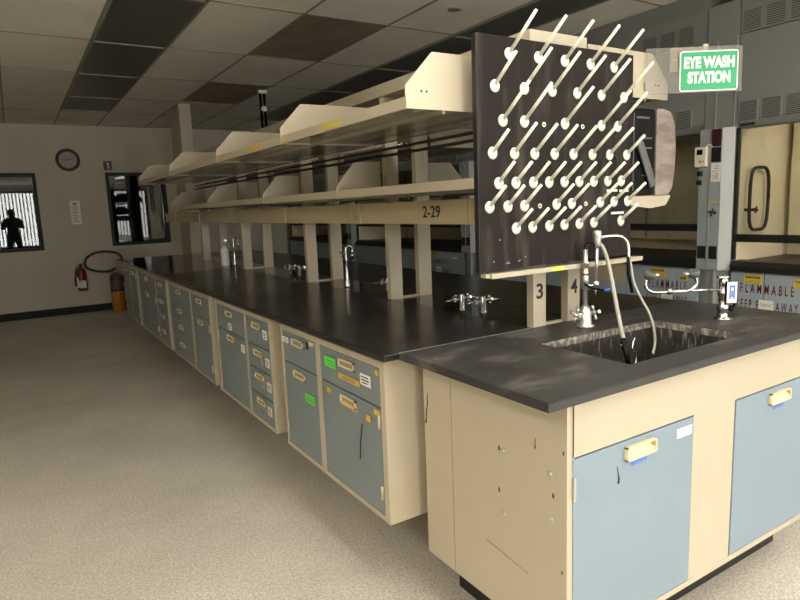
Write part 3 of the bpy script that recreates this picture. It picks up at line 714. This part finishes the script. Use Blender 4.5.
part('rubber_tube', MB().tube([W(.882, .462, 1.166), W(.884, .46, 1.10), W(.906, .46, 1.033)], .0062, 10), 'blackgloss', sp, 'black rubber tube')
hs = part('spray_hose', MB().tube(bez([W(.786, .52, 1.224), W(.803, .512, 1.205), W(.813, .50, 1.165), W(.812, .485, 1.12), W(.798, .455, 1.046), W(.770, .41, .96), W(.745, .37, .891)]), .0072, 12), 'greyhose', fs, 'grey ribbed spray hose')
part('nozzle', MB().tube([W(.747, .373, .896), W(.743, .367, .884), W(.738, .36, .869), W(.733, .35, .854), W(.724, .33, .805)], [.008, .013, .012, .010, .009], 12), 'blackgloss', hs, 'black nozzle')
part('collar', MB().lathe(W(.7405, .3635, .868), [(.0145, 0), (.015, .004), (.0145, .008)], axis=(.25, .35, .9)), 'chrome', hs)
part('hook', MB().tube(bez([W(.734, .33, .800), W(.765, .335, .812), W(.774, .34, .842), W(.762, .345, .86), W(.770, .35, .88), W(.785, .355, .896)]), .0028, 8), 'chrome', hs, 'chrome wire hook')
part('clear_tube', MB().tube(bez([W(.893, .467, 1.165), W(.903, .465, 1.13), W(.916, .46, 1.066), W(.951, .45, .999), W(.981, .44, .947), W(.997, .43, .889), W(.993, .42, .837), W(.968, .41, .797)]), .0052, 10), 'clear_hose', fs, 'cloudy plastic tube')

# ------------------------------------------------------------------ eye wash fixture
ew = thing('eyewash_fixture', 'chrome eye wash with two upturned spray cups on an arm over the sink', 'eye wash', (1.212, .29, H+.001), rz=math.atan2(-.535, .845))
part('pedestal', MB().lathe((0, 0, 0), [(.032, 0), (.032, .004), (.018, .008), (.017, .03), (.020, .034), (.020, .05), (.0165, .055), (.0165, .085), (.0195, .09), (.0195, .105), (.016, .11), (.016, .13), (.0175, .134), (.0175, .146), (.012, .150), (.011, .156)]), 'chrome', ew)
part('push_handle', MB().box(-.024, .012, -.010, .010, .154, .162, .002), 'chrome', ew)
zA = 1.026-H
arm = part('arm', MB().cyl((-.012, 0, zA), (-.20, .0, zA), .0055).lathe((-.212, 0, zA), [(.011, 0), (.014, .008), (.011, .020)], axis=(1, 0, 0)), 'chrome', ew)
yk = bez([(-.285, 0, zA+.052), (-.292, 0, zA+.035), (-.288, 0, zA+.014), (-.268, 0, zA+.001), (-.24, 0, zA-.002), (-.20, 0, zA-.002), (-.155, 0, zA-.002), (-.125, 0, zA+.004), (-.104, 0, zA+.020), (-.103, 0, zA+.038), (-.110, 0, zA+.052)])
part('yoke', MB().tube(yk, .0062, 12), 'chrome', arm)
for x, q_ in ((-.281, 1), (-.114, -1)):
    c_ = part('spray_cup', MB().lathe((x-.004*q_, 0, zA+.046), [(.007, 0), (.013, .004), (.020, .012), (.0235, .022), (.022, .030), (.015, .031), (.004, .024)], axis=(.30*q_, -.15, 1)), 'grey', arm, 'dull grey spray cup')
    part('dust_cap', MB().box(x+.012*q_, x+.034*q_, -.012, .010, zA+.062, zA+.068), 'peg', c_)
fl = part('push_flag', MB().box(-.006, .037, -.028, -.024, .060, .146, .003), 'blackgloss', ew, 'small white and blue flag')
part('flag_face', MB().box(-.003, .034, -.0295, -.028, .064, .143, .001), 'white', fl)
part('flag_symbol', MB().box(.006, .011, -.0305, -.0292, .080, .130).box(.021, .026, -.0305, -.0292, .080, .130).box(.006, .026, -.0305, -.0292, .122, .130).box(.013, .019, -.0305, -.0292, .085, .110), 'bluetape', fl)
part('ball_valve', MB().lathe((.018, -.004, .040), [(.009, 0), (.013, .008), (.009, .016)], axis=(1, -.4, 0)).tube([(.03, -.01, .040), (.036, -.014, .062)], .005, 8), 'blackgloss', ew, 'black valve handle')

# ------------------------------------------------------------------ bench valves (gas and air turrets)
tur = thing('service_valve', 'x', 'valve', (0, 0, 0), 'chrome service valves on the bench ledge')
part('post', MB().lathe((0, 0, 0), [(.016, 0), (.016, .003), (.0115, .006), (.0115, .068), (.009, .072)]), 'chrome', tur)
for s_ in (-1, 1):
    mb = MB().cyl((s_*.008, 0, .052), (s_*.035, 0, .054), .005, seg=8)
    cross_handle(mb, (s_*.036, 0, .054), (s_, 0, 0), .018)
    part('handle', mb, 'chrome', tur)
    part('outlet', MB().tube([(s_*.040, 0, .054), (s_*.065, -.004, .052), (s_*.095, -.006, .050)], [.0055, .0045, .003], 8), 'chrome', tur)
spots = [(.648, 1.15, 'first chrome valve beyond the pegboard on the bench ledge, farther of the two'), (.674, 1.035, 'chrome valve close behind post 3 on the bench ledge'),
         (.745, 1.95, 'lone chrome valve just behind the first twin posts beyond the pegboard'), (.71, 3.30, 'chrome valve in the distant pair, farther one'), (.71, 3.12, 'chrome valve in the distant pair, nearer one'),
         (.70, 4.75, 'small chrome valve standing beyond the third twin posts')]
for k, (x, y, l) in enumerate(spots):
    if k == 0: tur.location = (x, y, H-.002); tur['label'] = l
    else: dup(tur, (x, y, H-.002), l)
gn = thing('gooseneck_tap', 'slim chrome gooseneck tap on the ledge between the first and second twin posts', 'tap', (.655, 2.27, H-.002), 'gooseneck taps on the bench ledge')
part('stem', MB().lathe((0, 0, 0), [(.022, 0), (.020, .01), (.012, .05), (.009, .10), (.008, .16)]), 'chrome', gn)
part('spout', MB().tube(bez([(0, 0, .15), (0, 0, .225), (.012, 0, .245), (.032, 0, .243), (.042, 0, .225), (.043, 0, .20)]), .0075, 10), 'chrome', gn)
part('nozzle', MB().lathe((.043, 0, .165), [(.006, 0), (.010, .02), (.010, .045)]), 'chrome', gn)
mb = MB().cyl((0, 0, .20), (-.03, -.01, .205), .006, seg=8); cross_handle(mb, (-.034, -.01, .205), (-1, 0, 0), .02)
part('handle', mb, 'chrome', gn)
dup(gn, (.64, 4.42, H-.002), 'chrome gooseneck tap farther off, just behind the third twin posts')
bt = thing('soap_bottle', 'white bottle on the ledge beside the far gooseneck tap', 'bottle', (.563, 4.45, H-.001))
part('body', MB().lathe((0, 0, 0), [(.034, 0), (.036, .01), (.036, .13), (.03, .15), (.014, .165), (.013, .18)]), 'white', bt)
part('pump', MB().cyl((0, 0, .18), (0, 0, .225), .006).box(-.012, .012, -.045, .012, .222, .235), 'chrome', bt)

# ------------------------------------------------------------------ fume hoods along the wall
XH = 3.0
def vents(t, y0, n, z, rows_, lab=None):
    for k in range(n):
        ya = y0 - k*.140
        fr = MB().box(XH-.004, XH+.001, ya-.115, ya, z, z+.128)
        fr.mi = 1
        for q in range(rows_): fr.box(XH-.0055, XH-.002, ya-.110, ya-.005, z+.006+q*(.12/rows_), z+.006+q*(.12/rows_)+.004)
        part('vent_grille', fr, ['hood', 'boardedge'], t)
def hood(y0, y1, label, sash):
    t = thing('fume_hood', label, 'fume hood', (XH, (y0+y1)/2, .87), 'fume hoods along the wall'); off = Vector(t.location)
    part('header', MB().prism([(XH, 1.84), (XH+.03, 1.785), (XH+.10, 1.785), (XH+.10, 2.1), (3.75, 2.1), (3.75, 2.36), (XH, 2.36)], 'y', y0, y1), 'hood', t)
    part('upper_panel', MB().box(XH-.002, 3.75, y0, y1, 2.365, 2.575), 'hood', t)
    part('soffit', MB().box(XH+.03, 3.75, y0, y1, 2.575, ZC-.002), 'hood', t)
    for z, r_ in ((1.826, 11), (2.372, 9)):
        vents(t, y1-.012, 3, z, r_); vents(t, y0+.485, 3, z, r_)
    part('name_label', MB().box(XH-.003, XH, y1-.115, y1-.02, 1.798, 1.812), 'black', t, 'black label strip'); 
    lin = MB()
    lin.box(3.03, 3.7, y0, y0+.02, .94, 2.1).box(3.03, 3.7, y1-.02, y1, .92, 2.1).box(3.68, 3.70, y0+.02, y1-.02, .92, 2.1).box(XH+.1, 3.68, y0+.02, y1-.02, 2.08, 2.1)
    part('liner', lin, 'cream_liner', t, 'cream inner liner')
    bf = MB()
    for ya, yb in ((y0+.06, y0+.85), (y0+.87, y1-.87), (y1-.85, y1-.06)):
        bf.box(3.60, 3.608, ya, yb, 1.02, 1.27).box(3.594, 3.602, ya, yb, 1.275, 1.62).box(3.60, 3.608, ya, yb, 1.625, 2.05)
    part('baffle', bf, 'cream_liner', t, 'cream rear baffle panels')
    part('cup_sink_rod', MB().cyl((3.55, y1-.45, .93), (3.55, y1-.45, 1.9), .006, seg=8), 'pullin', t)
    part('work_surface', MB().box(XH+.06, 3.7, y0, y1, .90, .93), 'black', t)
    part('airfoil', MB().prism([(XH-.03, .872), (XH-.03, .905), (XH+.0, .935), (XH+.07, .940), (XH+.07, .872)], 'y', y0+.01, y1-.01), 'black', t, 'black front airfoil')
    sh = part('sash', MB().box(XH+.008, XH+.028, y0+.012, y1-.012, sash, sash+.05).box(XH+.004, XH+.03, y0+.001, y0+.014, .942, 1.79).box(XH+.004, XH+.03, y1-.014, y1-.001, .942, 1.79), 'black', t, 'black sash frame')
    part('pane', MB().box(XH+.016, XH+.020, y0+.014, y1-.014, sash+.05, 1.79), 'sashglass', sh)
    # hose loop and valve on the far side wall
    if y0 < 0:
        part('hood_fill_light', MB().box(3.2, 3.32, y0+.9, y1-.5, 2.05, 2.079), 'hoodfill', t, 'added hidden fill light brightening the hood liner')  # added glowing box, hidden behind the header, brightens the liner
        lp = []; cx_, cz_, rx, rz_, = 3.215, 1.335, .115, .205
        for k in range(41):
            a = 2*PI*k/40; ca, sa = math.cos(a), math.sin(a)
            lp.append((cx_+rx*(abs(ca)**.45)*(1 if ca > 0 else -1), y1-.05, cz_+rz_*(abs(sa)**.6)*(1 if sa > 0 else -1)))
        hp = part('hose_loop', MB().tube(lp, .011, 10), 'black', t, 'black rubber hose loop')
        mb = MB().cyl((3.10, y1-.02, 1.265), (3.10, y1-.09, 1.265), .010); cross_handle(mb, (3.10, y1-.095, 1.265), (0, -1, 0), .022)
        part('valve', mb, 'black', t, 'black cross-handled valve')
    for o in COL.objects:
        if o.parent is t: o.location = -off
    return t
hood(-1.25, 1.27, 'fume hood by the eye wash with a black hose loop hanging inside its cream liner', 1.06)
hood(1.492, 3.885, 'fume hood seen behind the towel dispenser, shaded cream interior, second along the wall', 1.125)
hood(4.112, 6.505, 'third fume hood along the wall, seen between the bench posts', 1.125)
hood(6.732, 8.9, 'fume hood at the far corner by the back wall', 1.125)

def service_column(yc, label, fancy):
    t = thing('service_column', label, 'service column', (XH, yc, .87), 'blue columns between the fume hoods'); y = lambda a: a - 1.435; z = lambda a: a-.87; x = lambda a: a - XH
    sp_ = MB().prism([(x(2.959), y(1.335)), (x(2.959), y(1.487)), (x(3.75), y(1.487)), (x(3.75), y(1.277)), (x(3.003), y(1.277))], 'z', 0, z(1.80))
    part('front_panel', MB().box(x(2.955), x(2.959), y(1.335), y(1.487), 0, z(1.80)), 'hoodcol', t)
    part('casing', MB().box(x(2.997), x(3.75), y(1.275), y(1.485), z(1.80), z(2.575)), 'hood', t, 'upper casing flush with the hoods')
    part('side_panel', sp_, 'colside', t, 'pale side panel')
    part('trim_strip', MB().box(x(2.951), x(2.955), y(1.431-.023), y(1.437-.023), z(.89), z(1.80)).box(x(2.993), x(2.997), y(1.431-.023), y(1.437-.023), z(1.8), z(2.36)).box(x(2.993), x(2.997), y(1.282), y(1.287), z(1.8), z(2.36)), 'silver', t, 'pale metal trim strip')
    part('socket_plate', MB().box(x(2.952), x(2.956), y(1.445-.023), y(1.503-.023), z(.945), z(1.03)).box(x(2.952), x(2.956), y(1.367-.023), y(1.422-.023), z(.945), z(1.03)), 'black', t, 'black socket plates')
    mb = MB().cyl((x(2.955), y(1.39-.023), z(1.257)), (x(2.92), y(1.39-.023), z(1.257)), .008, seg=8); cross_handle(mb, (x(2.92), y(1.39-.023), z(1.257)), (-1, 0, 0), .026)
    part('valve', mb, 'black', t, 'black cross-handled valve')
    part('leg', MB().box(x(2.985), x(3.05), y(1.376), y(1.40), -.87, 0).box(x(2.985), x(3.05), y(1.415-.023), y(1.433), -.87, 0), 'silver', t)
    part('foot_panel', MB().box(x(3.02), x(3.7), y(1.30), y(1.485), -.87, 0), 'hoodlow', t)
    if fancy:
        part('display', MB().box(x(2.948), x(2.955), y(1.363-.023), y(1.425-.023), z(1.685), z(1.795)), 'display', t, 'dark red display')
        part('display_lower', MB().box(x(2.949), x(2.955), y(1.363-.023), y(1.425-.023), z(1.585), z(1.678)), 'black', t)
        pp = part('notice', MB().box(x(2.950), x(2.955), y(1.363-.023), y(1.425-.023), z(1.455), z(1.578)), 'paper', t, 'white printed notice')
        mb = MB()
        for q in range(6): mb.box(x(2.9495), x(2.951), y(1.372-.023), y(1.415-.023)-.01*(q % 3), z(1.475+.016*q), z(1.479+.016*q))
        part('printed_lines', mb, 'greytext', pp)
        mo = part('airflow_monitor', MB().box(x(2.93), x(2.955), y(1.452-.023), y(1.532-.023), z(1.56), z(1.69), .003), 'peg', t, 'ivory airflow monitor box')
        part('screen', MB().box(x(2.928), x(2.931), y(1.475-.023), y(1.515-.023), z(1.638), z(1.672)), 'blackgloss', mo)
        part('button', MB().box(x(2.928), x(2.931), y(1.48-.023), y(1.50-.023), z(1.585), z(1.60)).box(x(2.928), x(2.931), y(1.465-.023), y(1.472-.023), z(1.585), z(1.60)), 'amber', mo)
        part('cable', MB().tube(bez([(x(2.93), y(1.455-.023), z(1.685)), (x(2.925), y(1.43-.023), z(1.70)), (x(2.935), y(1.41-.023), z(1.685))]), .003, 6), 'paper', mo)
        part('switch', MB().box(x(2.93), x(2.955), y(1.485-.023), y(1.51-.023), z(1.50), z(1.53)).box(x(2.93), x(2.955), y(1.49-.023), y(1.515-.023), z(1.44), z(1.47)), 'black', t)
        part('yellow_label', MB().box(x(2.9535), x(2.955), y(1.365-.023), y(1.43-.023), z(1.318), z(1.328)), 'yellow', t)
    return t
service_column(1.435, 'blue service column with ivory monitor box and dark display, between the first two hoods', True)
service_column(4.055, 'blue service column seen under the raceway beyond the pegboard', False)
service_column(6.675, 'blue service column far down the hood row, seen between distant posts', False)

def hood_cupboard(y0, y1, label, l1, l2, marks):
    """low cupboard under a hood; l1,l2: (y start, y end, z) of the two text lines"""
    t = thing('hood_cupboard', label, 'cupboard', (XH, (y0+y1)/2, 0), 'blue cupboards under the fume hoods'); off = Vector(t.location)
    part('carcass', MB().box(XH+.02, 3.7, y0, y1, .1, .868).box(XH+.06, 3.7, y0, y1, 0, .1), 'hoodlow', t)
    n = max(2, round((y1-y0)/.62)); w_ = (y1-y0)/n; first = None; doors = []
    ys = [y1]
    ys += [marks['cut']] if 'cut' in marks else []
    while ys[-1]-.6 > y0+.2: ys.append(ys[-1]-.6)
    ys.append(y0)
    for a, b in zip(ys, ys[1:]):
        d = part('door', MB().box(XH, XH+.02, b+.003, a-.003, .11, .862, .002), 'hoodlow', t); doors.append(d)
        part('handle', MB().tube([(XH, b+.05, .5), (XH-.02, b+.05, .5), (XH-.02, b+.05, .40), (XH, b+.05, .40)], .005, 8), 'silver', d)
    D = doors[0]
    if l1: text('FLAMMABLE', 'redtext', D, (XH-.0005, l1[0], l1[2]), (0, -1, 0), l1[0]-l1[1], .062, 'lettering', .012, sp=1.8)
    if l2:
        text('KEEP FIRE AWAY', 'redtext', D, (XH-.0005, l2[0], l2[2]), (0, -1, 0), l2[0]-l2[1], .060, 'lettering', .012, sp=1.6)
        ya = l2[0] - (l2[0]-l2[1])*.40
        st = part('sticker', MB().box(XH-.003, XH-.001, ya-.085, ya+.005, l2[2]-.003, l2[2]+.066), 'paper', D, 'white handwritten sticker over the wording')
        part('scribble', MB().tube([(XH-.0035, ya-.008-.011*k, l2[2]+(.025 if k % 2 else .045)) for k in range(7)], .0018, 6), 'greytext', st)
    for (a, b, za, zb_) in marks.get('yellow', []):
        s = part('caution_label', MB().box(XH-.003, XH-.001, a, b, za, zb_), 'yellow', D, 'yellow caution label')
        text('DANGER', 'print', s, (XH-.003, max(a, b)-.01, zb_-.026), (0, -1, 0), abs(a-b)-.02, .016, 'lettering', .02)
        mb = MB()
        for q in range(3): mb.box(XH-.0036, XH-.0028, min(a, b)+.012, max(a, b)-.012-.006*(q % 2), za+.006+q*.009, za+.0085+q*.009)
        part('printed_lines', mb, 'greytext', s)
    for (a, b, za, zb_) in marks.get('white', []):
        part('label', MB().box(XH-.003, XH-.001, a, b, za, zb_), 'paper', D, 'white label')
    if 'panel' in marks:
        a, b = marks['panel']
        p = part('apron', MB().box(XH-.004, XH-.0005, a, b, .725, .862), 'beige_dull', t, 'beige apron panel')
        part('card_holder', MB().box(XH-.006, XH-.004, b-.2, b-.08, .68, .71), 'paper', t)
    for o in COL.objects:
        if o.parent is t: o.location = -off
    return t
hood_cupboard(-1.25, 1.27, 'blue cupboard lettered FLAMMABLE under the hood beside the eye wash, door split through the word', (1.198, .872, .732), (1.225, .842, .628),
              {'yellow': [(1.18, 1.063, .79, .852), (.874, .77, .785, .845)], 'cut': 1.052})
hood_cupboard(1.495, 3.89, 'blue cupboard lettered FLAMMABLE seen behind the eye wash cups', (1.885, 1.562+.02, .705), (1.905, 1.575, .60),
              {'yellow': [(1.863, 1.745, .785, .852), (1.64, 1.575, .775, .81)], 'panel': (2.1, 2.75)})
hood_cupboard(4.115, 6.51, 'blue cupboard lettered FLAMMABLE seen under the raceway between posts and pegboard', (4.75, 4.40, .72), (4.79, 4.37, .62), {'yellow': [(4.72, 4.6, .80, .85)], 'white': [(4.33, 4.24, .79, .81)]})
hood_cupboard(6.735, 8.95, 'plain blue cupboard in the far corner under the last hood', None, None, {})

# ------------------------------------------------------------------ things on the back wall
YW = Y1
ck = thing('wall_clock', 'round clock with a dark rim and pale face on the back wall', 'clock', (-.228, YW, 2.215))
part('rim', MB().lathe((0, 0, 0), [(.155, 0), (.158, .02), (.150, .035), (.118, .035), (.115, .02)], 32, (0, -1, 0)), 'darkmaroon', ck, 'dark brown rim')
part('face', MB().lathe((0, 0, 0), [(.117, .018), (.117, .022)], 32, (0, -1, 0)), 'clockface', ck)
part('hand', MB().tube([(0, -.026, 0), (.07, -.026, .02)], .004, 6).tube([(0, -.026, 0), (-.05, -.026, .0)], .005, 6), 'print', ck)
nt_ = thing('wall_notice', 'narrow white printed notice in a frame between the two back windows', 'notice', (-.208, YW, 1.30))
nb = part('board', MB().box(-.065, .065, -.014, 0, 0, .34, .003), 'peg', nt_)
mb = MB()
for q in range(11): mb.box(-.04, .04-.012*(q % 3), -.0155, -.0138, .035+q*.022, .042+q*.022)
mb.box(-.03, .03, -.0155, -.0138, .285, .31)
part('printed_lines', mb, 'greytext', nb)
al = thing('fire_alarm', 'small maroon alarm plate with two white lights above the window frame', 'alarm', (.285, YW, 2.075))
part('plate', MB().box(-.055, .055, -.03, 0, 0, .125, .004), 'darkmaroon', al)
part('lamp', MB().box(-.008, .012, -.036, -.03, .065, .10).box(-.006, .014, -.036, -.03, .02, .05), 'white', al)
ex = thing('fire_extinguisher', 'red fire extinguisher with white label hung on the back wall', 'fire extinguisher', (-.235, YW-.08, .34))
part('cylinder', MB().lathe((0, 0, 0), [(.06, 0), (.068, .01), (.068, .27), (.055, .31), (.022, .335), (.018, .35)]), 'red', ex)
part('valve_head', MB().box(-.02, .02, -.02, .02, .345, .385).tube([(0, -.01, .38), (.05, -.05, .40)], .006, 8), 'black', ex)
lb = part('label', MB().prism([(-.072, .05), (-.012, .05), (-.06, .21), (-.072, .21)], 'y', -.075, -.062).box(-.03, .045, -.0735, -.06, .04, .15), 'paper', ex, 'white label')
part('discharge_horn', MB().tube(bez([(.0, -.03, .36), (-.06, -.06, .34), (-.085, -.06, .2), (-.088, -.06, .08)]), [.008]*20+[.012]*10+[.02], 10), 'black', ex)
part('bracket', MB().box(-.03, .03, .06, .079, .05, .3), 'black', ex)
eo = thing('wheeled_extinguisher', 'orange tall extinguisher with black looped hose standing by the back wall', 'fire extinguisher', (.205, YW-.22, 0))
part('cylinder', MB().lathe((0, 0, 0), [(.08, 0), (.09, .012), (.09, .30), (.086, .31)]), 'orange', eo, 'orange lower cylinder')
part('upper_band', MB().lathe((0, 0, .305), [(.087, 0), (.09, .008), (.09, .19), (.07, .235), (.03, .26)]), 'bandbrown', eo, 'brown upper band')
part('collar', MB().lathe((0, 0, .30), [(.092, 0), (.093, .01), (.093, .025), (.091, .03)]).lathe((0, 0, .475), [(.091, 0), (.092, .01), (.085, .03)]), 'darkmaroon', eo)
part('valve_head', MB().lathe((0, 0, .56), [(.03, 0), (.03, .05), (.02, .07), (.012, .10)]).box(-.05, .06, -.015, .015, .60, .63), 'silver', eo)
part('hose', MB().tube(bez([(-.0, -.03, .635), (-.10, .0, .60), (-.25, .02, .615), (-.36, .02, .67), (-.385, .02, .74), (-.35, .02, .82), (-.24, .02, .88), (-.10, .02, .89), (.04, .0, .86), (.10, -.02, .79), (.10, -.02, .70)]), .016, 10), 'black', eo, 'black looped hose')
part('side_box', MB().box(.09, .17, -.04, .04, .42, .54, .005), 'darkmaroon', eo)

# ------------------------------------------------------------------ photographer (seen only as a reflection in the window glass)
def person(loc):
    o0 = Vector(loc)
    J = {'pel': (0, -.02, .95), 'spi': (0, -.03, 1.12), 'che': (0, -.02, 1.32), 'nek': (0, -.01, 1.47), 'hed': (0, .02, 1.56), 'top': (0, .01, 1.68),
         'hl': (-.10, -.02, .90), 'kl': (-.13, 0, .49), 'al': (-.14, -.04, .09), 'tl': (-.15, .10, .03), 'hr': (.10, -.02, .90), 'kr': (.13, .02, .49), 'ar': (.14, -.02, .09), 'tr': (.15, .12, .03),
         'sl': (-.18, -.02, 1.40), 'el': (-.26, .08, 1.17), 'wl': (-.08, .28, 1.33), 'sr': (.18, -.02, 1.40), 'er': (.26, .08, 1.17), 'wr': (.08, .28, 1.33)}
    Rr = {'pel': .15, 'spi': .135, 'che': .15, 'nek': .06, 'hed': .085, 'top': .075, 'hl': .10, 'kl': .065, 'al': .045, 'tl': .035, 'hr': .10, 'kr': .065, 'ar': .045, 'tr': .035,
          'sl': .07, 'el': .045, 'wl': .03, 'sr': .07, 'er': .045, 'wr': .03}
    E_ = [('pel','spi'),('spi','che'),('che','nek'),('nek','hed'),('hed','top'),('pel','hl'),('hl','kl'),('kl','al'),('al','tl'),('pel','hr'),('hr','kr'),('kr','ar'),('ar','tr'),
          ('che','sl'),('sl','el'),('el','wl'),('che','sr'),('sr','er'),('er','wr')]
    names = list(J); V = [J[n] for n in names]; ED = [(names.index(a), names.index(b)) for a, b in E_]; RR = [Rr[n] for n in names]
    for s_ in (-1, 1):   # fingers curled round the phone edges
        wi = names.index('wl' if s_ < 0 else 'wr'); b0 = len(V)
        V.append((s_*.075, .335, 1.345)); RR.append(.026); ED.append((wi, b0))
        for k, (dz, ln) in enumerate([(.03, .034), (.012, .038), (-.006, .035), (-.022, .028)]):
            i = len(V); V += [(s_*.072, .365, 1.352+dz), (s_*.060, .365+ln*.5, 1.354+dz)]; RR += [.009, .008]; ED += [(b0, i), (i, i+1)]
        i = len(V); V += [(s_*.055, .345, 1.375), (s_*.04, .352, 1.385)]; RR += [.010, .009]; ED += [(b0, i), (i, i+1)]
    me = bpy.data.meshes.new('person'); me.from_pydata(V, ED, []); me.update()
    t = link(bpy.data.objects.new('person', me)); t.location = o0
    md = t.modifiers.new('skin', 'SKIN'); md.use_smooth_shade = True
    for i, sv in enumerate(me.skin_vertices[0].data): sv.radius = (RR[i], RR[i]*.8 if i < 3 else RR[i]); sv.use_root = (i == 0)
    sb = t.modifiers.new('smooth', 'SUBSURF'); sb.levels = sb.render_levels = 2
    me.materials.append(M['cloth'])
    tag(t, 'person in dark clothes holding up a phone, standing where the picture is taken', 'person')
    part('hair', MB().lathe((0, .0, 1.60), [(.070, 0), (.088, .03), (.086, .07), (.06, .115), (.01, .135)], 18), 'black', t)
    return t
# (placed a little behind the camera so the lens looks past the phone)
person((-1.00, -1.40, 0))
ph = thing('phone', 'black phone held up by the person taking the picture', 'phone', (-1.00, -1.035, 1.355))
part('body', MB().box(-.062, .062, -.006, .004, -.035, .04, .003), 'blackgloss', ph)
part('screen', MB().box(-.056, .056, -.0068, -.006, -.03, .035), 'display', ph)

# ------------------------------------------------------------------ world and colour
wd = bpy.data.worlds.new('world'); S.world = wd; wd.use_nodes = True
wd.node_tree.nodes['Background'].inputs[0].default_value = (.75, .85, 1, 1); wd.node_tree.nodes['Background'].inputs[1].default_value = .6
S.view_settings.view_transform = 'Standard'; S.view_settings.look = 'None'; S.view_settings.gamma = 1.; S.view_settings.use_curve_mapping = False
S.view_settings.exposure = 0.40
cy_ = S.cycles
cy_.max_bounces = 8; cy_.diffuse_bounces = 5; cy_.glossy_bounces = 4; cy_.transparent_max_bounces = 12; cy_.transmission_bounces = 4
cy_.use_denoising = True; cy_.sample_clamp_indirect = 6.0; cy_.caustics_reflective = False; cy_.caustics_refractive = False
